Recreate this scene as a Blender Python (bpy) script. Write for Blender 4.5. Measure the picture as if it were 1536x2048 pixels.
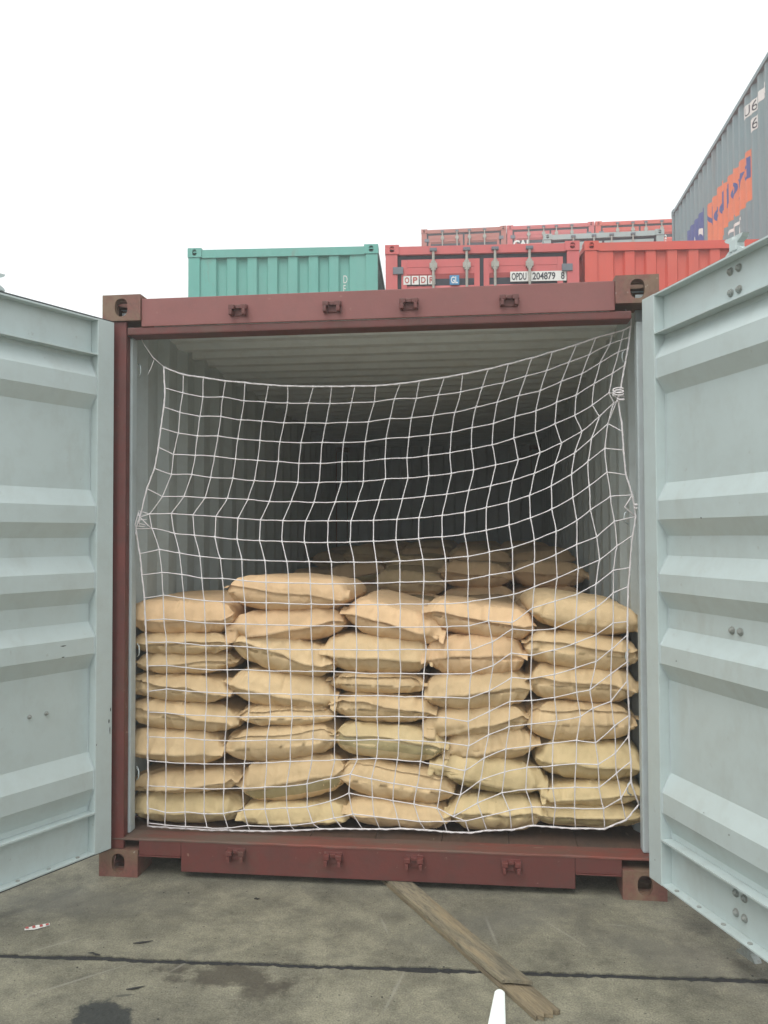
import bpy, bmesh, math, random
from mathutils import Vector, Matrix, noise

for o in list(bpy.data.objects):
    bpy.data.objects.remove(o, do_unlink=True)
SC = bpy.context.scene
COL = SC.collection
PI = math.pi
R_ = math.radians

# ------------------------------------------------------------------ camera
cam_d = bpy.data.cameras.new('camera')
cam = bpy.data.objects.new('camera', cam_d)
COL.objects.link(cam)
cam.location = (1.6829, -3.5287, 1.4979)
YAW, PITCH, ROLL = 0.1146, 0.0295, -0.0038
F = Vector((-math.sin(YAW) * math.cos(PITCH), math.cos(YAW) * math.cos(PITCH), math.sin(PITCH)))
Rt = Vector((math.cos(YAW), math.sin(YAW), 0))
Up = Rt.cross(F)
Rr = Rt * math.cos(ROLL) + Up * math.sin(ROLL)
Uu = Up * math.cos(ROLL) - Rt * math.sin(ROLL)
cam.rotation_euler = Matrix((Rr, Uu, -F)).transposed().to_euler()
cam_d.sensor_fit = 'VERTICAL'
cam_d.sensor_height = 24.0
cam_d.lens = 1650.0 / 2048.0 * 24.0
cam_d.clip_start = 0.05
cam_d.clip_end = 3000
SC.camera = cam
SC.render.resolution_x = 768
SC.render.resolution_y = 1024

# ------------------------------------------------------------------ world, sun, exposure
SUN_EL, SUN_AZ = 58.0, 200.0      # compass-like: azimuth of the sun seen from the scene, 180 = behind the camera
w = bpy.data.worlds.new('World'); SC.world = w; w.use_nodes = True
nt = w.node_tree; nt.nodes.clear()
sky = nt.nodes.new('ShaderNodeTexSky'); sky.sky_type = 'NISHITA'; sky.sun_disc = False
sky.sun_elevation = R_(SUN_EL); sky.sun_rotation = R_(SUN_AZ)
sky.air_density = 1.0; sky.dust_density = 8.0; sky.ozone_density = 1.0
hs = nt.nodes.new('ShaderNodeHueSaturation'); hs.inputs['Saturation'].default_value = 0.10
mixc = nt.nodes.new('ShaderNodeMix'); mixc.data_type = 'RGBA'; mixc.inputs['Factor'].default_value = 0.75
mixc.inputs[7].default_value = (9.6, 10.0, 10.1, 1)      # even cloud cover
bg = nt.nodes.new('ShaderNodeBackground'); bg.inputs['Strength'].default_value = 0.12
wo = nt.nodes.new('ShaderNodeOutputWorld')
nt.links.new(sky.outputs[0], hs.inputs['Color']); nt.links.new(hs.outputs[0], mixc.inputs[6])
nt.links.new(mixc.outputs[2], bg.inputs[0]); nt.links.new(bg.outputs[0], wo.inputs[0])
sun_d = bpy.data.lights.new('sun', 'SUN'); sun_d.energy = 1.1; sun_d.angle = R_(35); sun_d.color = (1.0, 0.97, 0.92)
sun = bpy.data.objects.new('sun', sun_d); COL.objects.link(sun)
a = R_(SUN_AZ)
sdir = Vector((math.sin(a) * math.cos(R_(SUN_EL)), math.cos(a) * math.cos(R_(SUN_EL)), math.sin(R_(SUN_EL))))
sun.rotation_euler = sdir.to_track_quat('Z', 'Y').to_euler()
SC.view_settings.view_transform = 'Standard'
SC.view_settings.look = 'None'
SC.view_settings.exposure = 0.38
SC.view_settings.gamma = 1.0
SC.view_settings.use_curve_mapping = False
SC.render.engine = 'CYCLES'
SC.cycles.max_bounces = 8
SC.cycles.diffuse_bounces = 5
SC.cycles.volume_bounces = 1

# ------------------------------------------------------------------ materials
def mat(name, base, rough=0.6, alt=None, nscale=3.0, dirt=0.25, dirtcol=None, rust=0.0, rustcol=(0.16, 0.07, 0.03),
        bump=0.0, bscale=60.0, stretch=(1, 1, 1), metal=0.0, spec=0.5, vary=0.0, chips=0.0, chipcol=(0.45, 0.42, 0.38), rlo=0.56, crump=0.0, rscale=2.3, rsz=0.7):
    m = bpy.data.materials.new(name); m.use_nodes = True
    t = m.node_tree; N = t.nodes; L = t.links
    b = N['Principled BSDF']; b.inputs['Roughness'].default_value = rough
    b.inputs['Metallic'].default_value = metal; b.inputs['Specular IOR Level'].default_value = spec
    tc = N.new('ShaderNodeTexCoord'); mp = N.new('ShaderNodeMapping'); mp.inputs['Scale'].default_value = stretch
    L.new(tc.outputs['Object'], mp.inputs[0])
    oi = N.new('ShaderNodeObjectInfo')
    ad = N.new('ShaderNodeVectorMath'); ad.operation = 'ADD'
    sc = N.new('ShaderNodeVectorMath'); sc.operation = 'SCALE'; sc.inputs['Scale'].default_value = 37.0
    cx = N.new('ShaderNodeCombineXYZ')
    L.new(oi.outputs['Random'], cx.inputs[0]); L.new(oi.outputs['Random'], cx.inputs[1]); L.new(cx.outputs[0], sc.inputs[0])
    L.new(mp.outputs[0], ad.inputs[0]); L.new(sc.outputs[0], ad.inputs[1])
    P = ad.outputs[0]
    n1 = N.new('ShaderNodeTexNoise'); n1.inputs['Scale'].default_value = nscale; n1.inputs['Detail'].default_value = 7; n1.inputs['Roughness'].default_value = 0.62
    L.new(P, n1.inputs['Vector'])
    r1 = N.new('ShaderNodeValToRGB'); r1.color_ramp.elements[0].position = 0.35; r1.color_ramp.elements[1].position = 0.68
    L.new(n1.outputs['Fac'], r1.inputs[0])
    al = alt or tuple(c * 0.8 for c in base)
    def mix(fac, a, b_, f=None):
        x = N.new('ShaderNodeMix'); x.data_type = 'RGBA'
        if fac is not None: L.new(fac, x.inputs['Factor'])
        if f is not None: x.inputs['Factor'].default_value = f
        for v, i in ((a, 6), (b_, 7)):
            if isinstance(v, tuple): x.inputs[i].default_value = (*v, 1)
            else: L.new(v, x.inputs[i])
        return x.outputs[2]
    def mul(a, k):
        x = N.new('ShaderNodeMath'); x.operation = 'MULTIPLY'; L.new(a, x.inputs[0]); x.inputs[1].default_value = k; return x.outputs[0]
    c = mix(r1.outputs[0], base, al)
    if dirt > 0:
        n2 = N.new('ShaderNodeTexNoise'); n2.inputs['Scale'].default_value = nscale * 6.7; n2.inputs['Detail'].default_value = 8; n2.inputs['Roughness'].default_value = 0.7
        L.new(P, n2.inputs['Vector'])
        r2 = N.new('ShaderNodeValToRGB'); r2.color_ramp.elements[0].position = 0.46; r2.color_ramp.elements[1].position = 0.72
        L.new(n2.outputs['Fac'], r2.inputs[0])
        c = mix(mul(r2.outputs[0], dirt), c, dirtcol or tuple(q * 0.45 for q in base))
    if rust > 0:
        mp2 = N.new('ShaderNodeMapping'); mp2.inputs['Scale'].default_value = (1, 1, rsz); L.new(P, mp2.inputs[0])
        n3 = N.new('ShaderNodeTexNoise'); n3.inputs['Scale'].default_value = rscale; n3.inputs['Detail'].default_value = 10; n3.inputs['Roughness'].default_value = 0.72
        L.new(mp2.outputs[0], n3.inputs['Vector'])
        r3 = N.new('ShaderNodeValToRGB'); r3.color_ramp.elements[0].position = rlo; r3.color_ramp.elements[1].position = rlo + 0.12
        L.new(n3.outputs['Fac'], r3.inputs[0])
        c = mix(mul(r3.outputs[0], rust), c, rustcol)
    if chips > 0:
        n4 = N.new('ShaderNodeTexNoise'); n4.inputs['Scale'].default_value = 34; n4.inputs['Detail'].default_value = 6
        L.new(P, n4.inputs['Vector'])
        r4 = N.new('ShaderNodeValToRGB'); r4.color_ramp.elements[0].position = 0.70; r4.color_ramp.elements[1].position = 0.74
        L.new(n4.outputs['Fac'], r4.inputs[0])
        c = mix(mul(r4.outputs[0], chips), c, chipcol)
    if vary > 0:
        hv = N.new('ShaderNodeHueSaturation')
        mr = N.new('ShaderNodeMapRange'); mr.inputs['To Min'].default_value = 1 - vary; mr.inputs['To Max'].default_value = 1 + vary
        L.new(oi.outputs['Random'], mr.inputs['Value']); L.new(mr.outputs[0], hv.inputs['Value'])
        L.new(c, hv.inputs['Color']); c = hv.outputs[0]
    L.new(c, b.inputs['Base Color'])
    rr = N.new('ShaderNodeMapRange'); rr.inputs['To Min'].default_value = rough * 0.8; rr.inputs['To Max'].default_value = min(1, rough * 1.25)
    L.new(n1.outputs['Fac'], rr.inputs['Value']); L.new(rr.outputs[0], b.inputs['Roughness'])
    if bump > 0 or crump > 0:
        nb = N.new('ShaderNodeTexNoise'); nb.inputs['Scale'].default_value = bscale; nb.inputs['Detail'].default_value = 5
        L.new(P, nb.inputs['Vector'])
        bp = N.new('ShaderNodeBump'); bp.inputs['Strength'].default_value = bump; bp.inputs['Distance'].default_value = 0.01
        L.new(nb.outputs['Fac'], bp.inputs['Height'])
        if crump > 0:
            nw = N.new('ShaderNodeTexNoise'); nw.inputs['Scale'].default_value = 9; L.new(P, nw.inputs['Vector'])
            av = N.new('ShaderNodeVectorMath'); av.operation = 'MULTIPLY_ADD'
            L.new(nw.outputs['Color'], av.inputs[0]); av.inputs[1].default_value = (0.12, 0.12, 0.12); L.new(P, av.inputs[2])
            vo = N.new('ShaderNodeTexVoronoi'); vo.feature = 'F1'; vo.inputs['Scale'].default_value = 13.0
            L.new(av.outputs[0], vo.inputs['Vector'])
            b2 = N.new('ShaderNodeBump'); b2.inputs['Strength'].default_value = crump; b2.inputs['Distance'].default_value = 0.02
            L.new(vo.outputs['Distance'], b2.inputs['Height']); L.new(bp.outputs[0], b2.inputs['Normal']); L.new(b2.outputs[0], b.inputs['Normal'])
        else:
            L.new(bp.outputs[0], b.inputs['Normal'])
    return m

M = {}
M['maroon'] = mat('maroon_paint', (0.150, 0.037, 0.031), 0.5, (0.115, 0.036, 0.031), 2.2, 0.5, (0.075, 0.045, 0.038), rust=0.65, rustcol=(0.11, 0.068, 0.05), bump=0.10, chips=0.7, chipcol=(0.30, 0.18, 0.14), rlo=0.545)
M['maroon_top'] = mat('maroon_paint_glare_lit', (0.25, 0.090, 0.082), 0.55, (0.215, 0.078, 0.072), 2.2, 0.25, (0.14, 0.075, 0.065), rust=0.3, rustcol=(0.20, 0.12, 0.09), bump=0.06, chips=0.3, chipcol=(0.36, 0.2, 0.16), rlo=0.62)  # lighter maroon: sky glare on the header put into the colour
M['sill'] = mat('worn_sill_paint', (0.19, 0.050, 0.036), 0.6, (0.13, 0.055, 0.040), 3.0, 0.6, (0.085, 0.07, 0.055), rust=0.8, rustcol=(0.11, 0.085, 0.065), bump=0.15, chips=0.7, chipcol=(0.26, 0.19, 0.15), rlo=0.5, stretch=(0.5, 1.6, 1))
M['casting'] = mat('worn_casting_steel', (0.20, 0.075, 0.060), 0.6, (0.17, 0.10, 0.065), 9, 0.5, (0.07, 0.045, 0.035), rust=0.85, rustcol=(0.19, 0.125, 0.08), bump=0.2, bscale=40, chips=0.6, rlo=0.47, rscale=9)
M['dark'] = mat('black_rubber', (0.025, 0.03, 0.032), 0.7)
M['door_grey'] = mat('pale_grey_green_paint', (0.50, 0.58, 0.578), 0.42, (0.465, 0.54, 0.535), 1.4, 0.24, (0.34, 0.36, 0.33), rust=0.22, rustcol=(0.34, 0.35, 0.31), bump=0.04, bscale=25, chips=0.22, chipcol=(0.22, 0.18, 0.14), rlo=0.56, rscale=5.0, rsz=0.35)
M['inner_grey'] = mat('interior_grey_paint', (0.48, 0.545, 0.555), 0.5, (0.44, 0.50, 0.51), 1.2, 0.25, (0.24, 0.24, 0.22), rust=0.12, rustcol=(0.22, 0.17, 0.12), bump=0.04, bscale=20)
M['ceiling_grey'] = mat('ceiling_grey_paint', (0.70, 0.79, 0.84), 0.5, (0.66, 0.74, 0.78), 1.5, 0.2, (0.24, 0.22, 0.18), bump=0.04)
M['plywood'] = mat('floor_plywood', (0.13, 0.075, 0.05), 0.7, (0.09, 0.06, 0.045), 4, 0.6, (0.05, 0.04, 0.03), bump=0.15, chips=0.4, chipcol=(0.3, 0.26, 0.2), stretch=(1, 0.3, 1))
M['bolt'] = mat('dull_bolt_steel', (0.33, 0.37, 0.36), 0.45, (0.25, 0.25, 0.22), 20, 0.4, (0.12, 0.08, 0.05), rust=0.4, rlo=0.55, rscale=30)
M['rod'] = mat('galvanised_rod', (0.38, 0.38, 0.34), 0.5, (0.30, 0.30, 0.26), 5, 0.3, (0.16, 0.14, 0.11), bump=0.05)
KR = dict(rough=0.72, nscale=5.0, bump=0.10, bscale=120, crump=0.3, vary=0.07, spec=0.35)
M['kraft_warm'] = mat('kraft_paper_warm', (0.74, 0.51, 0.295), alt=(0.66, 0.455, 0.26), dirt=0.12, dirtcol=(0.42, 0.30, 0.17), **KR)
M['kraft_tan'] = mat('kraft_paper_tan', (0.68, 0.505, 0.29), alt=(0.60, 0.44, 0.25), dirt=0.16, dirtcol=(0.38, 0.29, 0.16), **KR)
M['kraft_yellow'] = mat('kraft_paper_yellow', (0.67, 0.525, 0.29), alt=(0.59, 0.46, 0.25), dirt=0.18, dirtcol=(0.36, 0.29, 0.15), **KR)
M['tape'] = mat('brown_packing_tape', (0.36, 0.30, 0.15), 0.22, (0.44, 0.36, 0.19), 9, 0.2, bump=0.1, bscale=50)
M['net'] = mat('white_nylon_cord', (0.70, 0.67, 0.68), 0.6, (0.78, 0.74, 0.74), 60, 0.1, bump=0.3, bscale=700)
M['white_plastic'] = mat('white_plastic', (0.88, 0.93, 0.91), 0.35, (0.85, 0.9, 0.88), 6, 0.05)
M['wood'] = mat('weathered_wood', (0.28, 0.24, 0.16), 0.85, (0.115, 0.105, 0.075), 8.0, 0.9, (0.055, 0.05, 0.042), rust=0.7, rustcol=(0.34, 0.26, 0.15), bump=0.5, bscale=40, stretch=(0.35, 2.2, 1), rlo=0.49, rscale=3)
M['wood_raw'] = mat('broken_raw_wood', (0.27, 0.215, 0.13), 0.85, (0.13, 0.105, 0.07), 7.0, 0.6, (0.10, 0.08, 0.05), bump=0.6, bscale=60, stretch=(0.4, 2.5, 1))
M['wet_dark'] = mat('tar_filler', (0.014, 0.015, 0.017), 0.9, (0.024, 0.025, 0.025), 30, 0.3, bump=0.8, bscale=90)
M['white_mark'] = mat('white_marking', (0.74, 0.74, 0.70), 0.6, (0.66, 0.67, 0.64), 6, 0.2)
M['black_mark'] = mat('black_marking', (0.035, 0.04, 0.05), 0.6)
M['blue_mark'] = mat('blue_marking', (0.05, 0.26, 0.50), 0.5)
M['navy_mark'] = mat('navy_marking', (0.05, 0.075, 0.26), 0.6, (0.09, 0.12, 0.30), 6, 0.2)
M['orange_mark'] = mat('orange_marking', (0.72, 0.20, 0.085), 0.6, (0.62, 0.20, 0.10), 4, 0.3, (0.45, 0.18, 0.12))
M['red_print'] = mat('red_print', (0.45, 0.07, 0.06), 0.5)
M['litter_dark'] = mat('dark_litter', (0.03, 0.03, 0.028), 0.8)

# concrete with oil stains, soft darker patches and pale scratches (marks with a shape of their own)
def concrete():
    m = mat('worn_concrete', (0.218, 0.207, 0.150), 0.85, (0.150, 0.143, 0.106), 1.1, 0.6, (0.085, 0.080, 0.065), bump=0.45, bscale=55, chips=0.35, chipcol=(0.30, 0.29, 0.25))
    t = m.node_tree; N = t.nodes; L = t.links; b = N['Principled BSDF']
    src = b.inputs['Base Color'].links[0].from_socket
    geo = N.new('ShaderNodeNewGeometry')
    nz = N.new('ShaderNodeTexNoise'); nz.inputs['Scale'].default_value = 9; nz.inputs['Detail'].default_value = 8; nz.inputs['Roughness'].default_value = 0.7
    L.new(geo.outputs['Position'], nz.inputs['Vector'])
    # fine grit
    ng = N.new('ShaderNodeTexNoise'); ng.inputs['Scale'].default_value = 170; ng.inputs['Detail'].default_value = 4
    L.new(geo.outputs['Position'], ng.inputs['Vector'])
    rg = N.new('ShaderNodeMapRange'); rg.inputs['From Min'].default_value = 0.3; rg.inputs['From Max'].default_value = 0.7; rg.inputs['To Min'].default_value = 0.65; rg.inputs['To Max'].default_value = 1.32
    L.new(ng.outputs['Fac'], rg.inputs['Value'])
    hv = N.new('ShaderNodeHueSaturation'); L.new(rg.outputs[0], hv.inputs['Value']); L.new(src, hv.inputs['Color']); src = hv.outputs[0]
    # mid-scale wear: mottling and dark pits
    nm = N.new('ShaderNodeTexNoise'); nm.inputs['Scale'].default_value = 4.5; nm.inputs['Detail'].default_value = 12; nm.inputs['Roughness'].default_value = 0.78
    L.new(geo.outputs['Position'], nm.inputs['Vector'])
    rm = N.new('ShaderNodeMapRange'); rm.inputs['From Min'].default_value = 0.36; rm.inputs['From Max'].default_value = 0.64; rm.inputs['To Min'].default_value = 0.58; rm.inputs['To Max'].default_value = 1.30
    L.new(nm.outputs['Fac'], rm.inputs['Value'])
    h2 = N.new('ShaderNodeHueSaturation'); L.new(rm.outputs[0], h2.inputs['Value']); L.new(src, h2.inputs['Color']); src = h2.outputs[0]
    vp = N.new('ShaderNodeTexVoronoi'); vp.inputs['Scale'].default_value = 26; L.new(geo.outputs['Position'], vp.inputs['Vector'])
    rp = N.new('ShaderNodeMapRange'); rp.inputs['From Min'].default_value = 0.07; rp.inputs['From Max'].default_value = 0.16; rp.inputs['To Min'].default_value = 0.75; rp.inputs['To Max'].default_value = 0.0
    L.new(vp.outputs['Distance'], rp.inputs['Value'])
    rs = N.new('ShaderNodeMath'); rs.operation = 'MULTIPLY'; L.new(rp.outputs[0], rs.inputs[0]); rq = N.new('ShaderNodeMapRange'); rq.inputs['From Min'].default_value = 0.52; rq.inputs['From Max'].default_value = 0.6; L.new(nm.outputs['Fac'], rq.inputs['Value']); L.new(rq.outputs[0], rs.inputs[1])
    xp = N.new('ShaderNodeMix'); xp.data_type = 'RGBA'; L.new(rs.outputs[0], xp.inputs['Factor']); L.new(src, xp.inputs[6]); xp.inputs[7].default_value = (0.05, 0.048, 0.04, 1); src = xp.outputs[2]
    def blot(cx, cy, rx, ry, rot, col, k, edge, src, warp=0.5):
        mp = N.new('ShaderNodeMapping'); mp.vector_type = 'TEXTURE'
        mp.inputs['Location'].default_value = (cx, cy, 0); mp.inputs['Rotation'].default_value = (0, 0, rot); mp.inputs['Scale'].default_value = (rx, ry, 1e6)
        L.new(geo.outputs['Position'], mp.inputs[0])
        ln = N.new('ShaderNodeVectorMath'); ln.operation = 'LENGTH'; L.new(mp.outputs[0], ln.inputs[0])
        ad = N.new('ShaderNodeMath'); ad.operation = 'MULTIPLY_ADD'; L.new(nz.outputs['Fac'], ad.inputs[0]); ad.inputs[1].default_value = warp * 2.4; L.new(ln.outputs['Value'], ad.inputs[2])
        mr = N.new('ShaderNodeMapRange'); mr.inputs['From Min'].default_value = 1.0 + warp * 1.2 - edge; mr.inputs['From Max'].default_value = 1.0 + warp * 1.2 + edge
        mr.inputs['To Min'].default_value = k; mr.inputs['To Max'].default_value = 0
        L.new(ad.outputs[0], mr.inputs['Value'])
        x = N.new('ShaderNodeMix'); x.data_type = 'RGBA'; L.new(mr.outputs[0], x.inputs['Factor']); L.new(src, x.inputs[6]); x.inputs[7].default_value = (*col, 1)
        return x.outputs[2]
    src = blot(0.83, -0.75, 0.20, 0.072, -0.1, (0.052, 0.044, 0.032), 0.80, 0.30, src, 1.5)
    src = blot(0.95, -0.83, 0.07, 0.05, 0.6, (0.06, 0.052, 0.038), 0.7, 0.3, src, 1.4)
    src = blot(0.50, -1.005, 0.115, 0.07, -0.5, (0.020, 0.024, 0.024), 0.92, 0.14, src, 1.1)
    src = blot(0.52, -0.90, 0.03, 0.008, 0.3, (0.06, 0.06, 0.05), 0.8, 0.2, src, 0.9)
    src = blot(2.35, -0.45, 0.30, 0.11, -0.6, (0.105, 0.10, 0.085), 0.5, 0.5, src, 0.9)  # soft darker patches near the doors and the sill
    src = blot(0.05, -0.25, 0.35, 0.12, 0.1, (0.12, 0.118, 0.10), 0.5, 0.5, src, 0.9)
    src = blot(1.75, -0.25, 0.35, 0.10, 0.5, (0.13, 0.128, 0.11), 0.4, 0.5, src, 0.9)
    for (cx, cy, l, rot) in ((0.13, -0.60, 0.09, 0.75), (0.32, -0.83, 0.17, 0.75), (1.72, -0.34, 0.09, 1.75), (1.98, -0.30, 0.1, 2.2), (1.40, -0.75, 0.14, 1.4), (2.2, -0.23, 0.035, -0.1), (0.64, -0.69, 0.05, 1.1), (1.31, -0.33, 0.06, 1.9)):
        src = blot(cx, cy, l, 0.0045, rot, (0.38, 0.37, 0.32), 0.28, 0.6, src, 1.0)
    L.new(src, b.inputs['Base Color'])
    return m
M['concrete'] = concrete()

def bgpaint(name, base, alt, rustk=0.3, dirt=0.3):
    return mat(name, base, 0.55, alt, 1.1, dirt, tuple(c * 0.6 + 0.04 for c in base), rust=rustk, rustcol=(0.20, 0.13, 0.09), bump=0.04, bscale=15, stretch=(1, 1, 0.35), rlo=0.6)
M['green_paint'] = bgpaint('teal_green_paint', (0.105, 0.37, 0.315), (0.15, 0.385, 0.33), 0.6)
M['red_paint'] = bgpaint('faded_red_paint', (0.56, 0.105, 0.105), (0.53, 0.125, 0.12), 0.15)
M['orange_red_paint'] = bgpaint('orange_red_paint', (0.60, 0.075, 0.05), (0.56, 0.10, 0.065), 0.35)
M['brick_paint'] = bgpaint('dull_brick_paint', (0.42, 0.12, 0.09), (0.38, 0.13, 0.10), 0.25)
M['grey_paint'] = bgpaint('grey_green_paint', (0.33, 0.41, 0.40), (0.36, 0.43, 0.42), 0.2)
M['slate_paint'] = bgpaint('slate_blue_paint', (0.17, 0.255, 0.275), (0.215, 0.28, 0.285), 0.35, 0.4)
M['gasket'] = mat('grey_rubber', (0.035, 0.045, 0.06), 0.8)
M['slate_dark'] = bgpaint('dark_slate_steel', (0.11, 0.13, 0.16), (0.14, 0.16, 0.18), 0.2)

# ------------------------------------------------------------------ helpers
def link_obj(name, me, parent=None, loc=None, rot=None):
    o = bpy.data.objects.new(name, me); COL.objects.link(o)
    if parent is not None: o.parent = parent
    if loc is not None: o.location = loc
    if rot is not None: o.rotation_euler = rot
    return o

def mesh_from_bm(name, bm, m, smooth=False):
    me = bpy.data.meshes.new(name)
    bm.normal_update(); bm.to_mesh(me); bm.free()
    for x in (m if isinstance(m, (list, tuple)) else [m]): me.materials.append(x)
    if smooth:
        for p in me.polygons: p.use_smooth = True
    return me

def obj(name, bm, m, parent=None, loc=None, rot=None, smooth=False):
    return link_obj(name, mesh_from_bm(name, bm, m, smooth), parent, loc, rot)

def thing(name, label, cat, loc=(0, 0, 0), rotz=0, group=None):
    o = bpy.data.objects.new(name, None); COL.objects.link(o); o.location = loc; o.rotation_euler = (0, 0, rotz)
    o.empty_display_size = 0.1
    o['label'] = label; o['category'] = cat
    if group: o['group'] = group
    return o

def tag(o, label=None, cat=None, group=None, kind=None):
    if label: o['label'] = label
    if cat: o['category'] = cat
    if group: o['group'] = group
    if kind: o['kind'] = kind
    return o

def box(bm, x0, x1, y0, y1, z0, z1, bev=0.0, mi=0):
    vs = [bm.verts.new((x, y, z)) for z in (z0, z1) for y in (y0, y1) for x in (x0, x1)]
    fs = [bm.faces.new([vs[i] for i in q]) for q in ((0, 2, 3, 1), (4, 5, 7, 6), (0, 1, 5, 4), (2, 6, 7, 3), (0, 4, 6, 2), (1, 3, 7, 5))]
    for f in fs: f.material_index = mi
    if bev > 0:
        es = list({e for f in fs for e in f.edges})
        bmesh.ops.bevel(bm, geom=es, offset=bev, segments=2, affect='EDGES', profile=0.6)
    return vs

def cyl(bm, p0, p1, r, n=10, r1=None):
    p0 = Vector(p0); p1 = Vector(p1); d = (p1 - p0).normalized()
    a = d.orthogonal().normalized(); b = d.cross(a); r1 = r if r1 is None else r1
    A = [bm.verts.new(p0 + (a * math.cos(2 * PI * i / n) + b * math.sin(2 * PI * i / n)) * r) for i in range(n)]
    B = [bm.verts.new(p1 + (a * math.cos(2 * PI * i / n) + b * math.sin(2 * PI * i / n)) * r1) for i in range(n)]
    for i in range(n):
        j = (i + 1) % n; bm.faces.new((A[i], A[j], B[j], B[i]))
    bm.faces.new(A[::-1]); bm.faces.new(B)

def tube(bm, pts, r, n=5, closed=False):
    pts = [Vector(p) for p in pts]; rings = []
    a = None
    for i, p in enumerate(pts):
        d = (pts[min(i + 1, len(pts) - 1)] - pts[max(i - 1, 0)])
        d = d.normalized() if d.length > 1e-9 else Vector((0, 0, 1))
        if a is None: a = d.orthogonal().normalized()
        a = (a - d * a.dot(d)); a = a.normalized() if a.length > 1e-6 else d.orthogonal().normalized()
        b = d.cross(a); rr = r[i] if isinstance(r, (list, tuple)) else r
        rings.append([bm.verts.new(p + (a * math.cos(2 * PI * k / n) + b * math.sin(2 * PI * k / n)) * rr) for k in range(n)])
    for i in range(len(rings) - 1):
        for k in range(n):
            j = (k + 1) % n; bm.faces.new((rings[i][k], rings[i][j], rings[i + 1][j], rings[i + 1][k]))
    bm.faces.new(rings[0][::-1]); bm.faces.new(rings[-1])

def ribbon(bm, prof, ext0, ext1, fn, thick=None, mi=0):
    """prof: list of (t, d). fn(t, d, e) -> xyz. one corrugated sheet between e=ext0 and e=ext1"""
    A = [bm.verts.new(fn(t, d, ext0)) for t, d in prof]; B = [bm.verts.new(fn(t, d, ext1)) for t, d in prof]
    for i in range(len(prof) - 1):
        f = bm.faces.new((A[i], A[i + 1], B[i + 1], B[i])); f.material_index = mi

def corr_profile(length, pitch, depth, flat_out, slope, start=0.0, end=None):
    """(t,d) with d=0 on the outer ridge, d=depth in the trough"""
    n = max(1, int((length - flat_out) / pitch)); off = (length - n * pitch - flat_out) / 2
    pr = [(0, 0)]
    t = off
    for i in range(n):
        a = t + i * pitch
        pr += [(a + flat_out, 0), (a + flat_out + slope, depth), (a + pitch - slope, depth), (a + pitch, 0)]
    pr.append((length, 0))
    return pr

def prof_at(pr, t):
    for (a, da), (b, db) in zip(pr, pr[1:]):
        if a <= t <= b: return da if b - a < 1e-9 else da + (db - da) * (t - a) / (b - a)
    return 0.0

def plate_hole(bm, fn, w_, h_, t_, cx, cz, rx, rz, n=24):
    """plate w_ x h_, thickness t_, with an oval hole; fn(u, v, d) -> xyz"""
    def outer(i):
        a = 2 * PI * (i + 0.5) / n; c, s = math.cos(a), math.sin(a)
        k = 1e9
        if abs(c) > 1e-6: k = min(k, ((w_ - cx) if c > 0 else cx) / abs(c))
        if abs(s) > 1e-6: k = min(k, ((h_ - cz) if s > 0 else cz) / abs(s))
        return (cx + c * k, cz + s * k)
    cs = [(0, 0), (w_, 0), (w_, h_), (0, h_)]
    pts = [outer(i) for i in range(n)]
    for c in cs:                                    # snap the nearest ring point onto each corner
        i = min(range(n), key=lambda q: (pts[q][0] - c[0]) ** 2 + (pts[q][1] - c[1]) ** 2); pts[i] = c
    rings = []
    for d in (0, t_):
        O = [bm.verts.new(fn(u, v, d)) for u, v in pts]
        I = [bm.verts.new(fn(cx + rx * math.copysign(abs(math.cos(2 * PI * (i + 0.5) / n)) ** 0.8, math.cos(2 * PI * (i + 0.5) / n)), cz + rz * math.copysign(abs(math.sin(2 * PI * (i + 0.5) / n)) ** 0.8, math.sin(2 * PI * (i + 0.5) / n)), d)) for i in range(n)]
        rings.append((O, I))
    (O0, I0), (O1, I1) = rings
    for i in range(n):
        j = (i + 1) % n
        bm.faces.new((O0[i], O0[j], I0[j], I0[i])); bm.faces.new((O1[i], I1[i], I1[j], O1[j]))
        bm.faces.new((I0[i], I0[j], I1[j], I1[i])); bm.faces.new((O0[i], O1[i], O1[j], O0[j]))

def casting_mesh(name, m, top=True):
    """hollow ISO corner piece 178 x 162 x 118 mm, holes in the front, the side and the top/bottom. corner at the origin, extends +x +y +z"""
    bm = bmesh.new(); W, D, H, t = 0.178, 0.162, 0.118, 0.026
    plate_hole(bm, lambda u, v, d: (u, d, v), W, H, t, 0.088, 0.060, 0.030, 0.041)                    # front
    plate_hole(bm, lambda u, v, d: (d, t + u, v), D - t, H, t, 0.062, 0.060, 0.027, 0.038)            # side
    zt = (H - t) if top else 0.0
    plate_hole(bm, lambda u, v, d: (t + u, t + v, zt + d), W - t, D - t, t, 0.062, 0.058, 0.048, 0.030)
    zb = 0.0 if top else H - t
    box(bm, t, W, t, D, zb, zb + t)
    box(bm, W - 0.012, W, t, D, t, H - t)
    box(bm, t, W - 0.012, D - 0.012, D, t, H - t)
    bmesh.ops.recalc_face_normals(bm, faces=bm.faces)
    return mesh_from_bm(name, bm, m)

def text_mesh(body, size, sx=1.0, align='LEFT', bold=0.0):
    cu = bpy.data.curves.new('text', 'FONT'); cu.body = body; cu.size = size; cu.align_x = align; cu.resolution_u = 4; cu.offset = bold
    o = bpy.data.objects.new('text', cu); COL.objects.link(o)
    dg = bpy.context.evaluated_depsgraph_get(); me = bpy.data.meshes.new_from_object(o.evaluated_get(dg))
    bpy.data.objects.remove(o, do_unlink=True)
    bm = bmesh.new(); bm.from_mesh(me); bpy.data.meshes.remove(me)
    for v in bm.verts: v.co.x *= sx
    return bm

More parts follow.
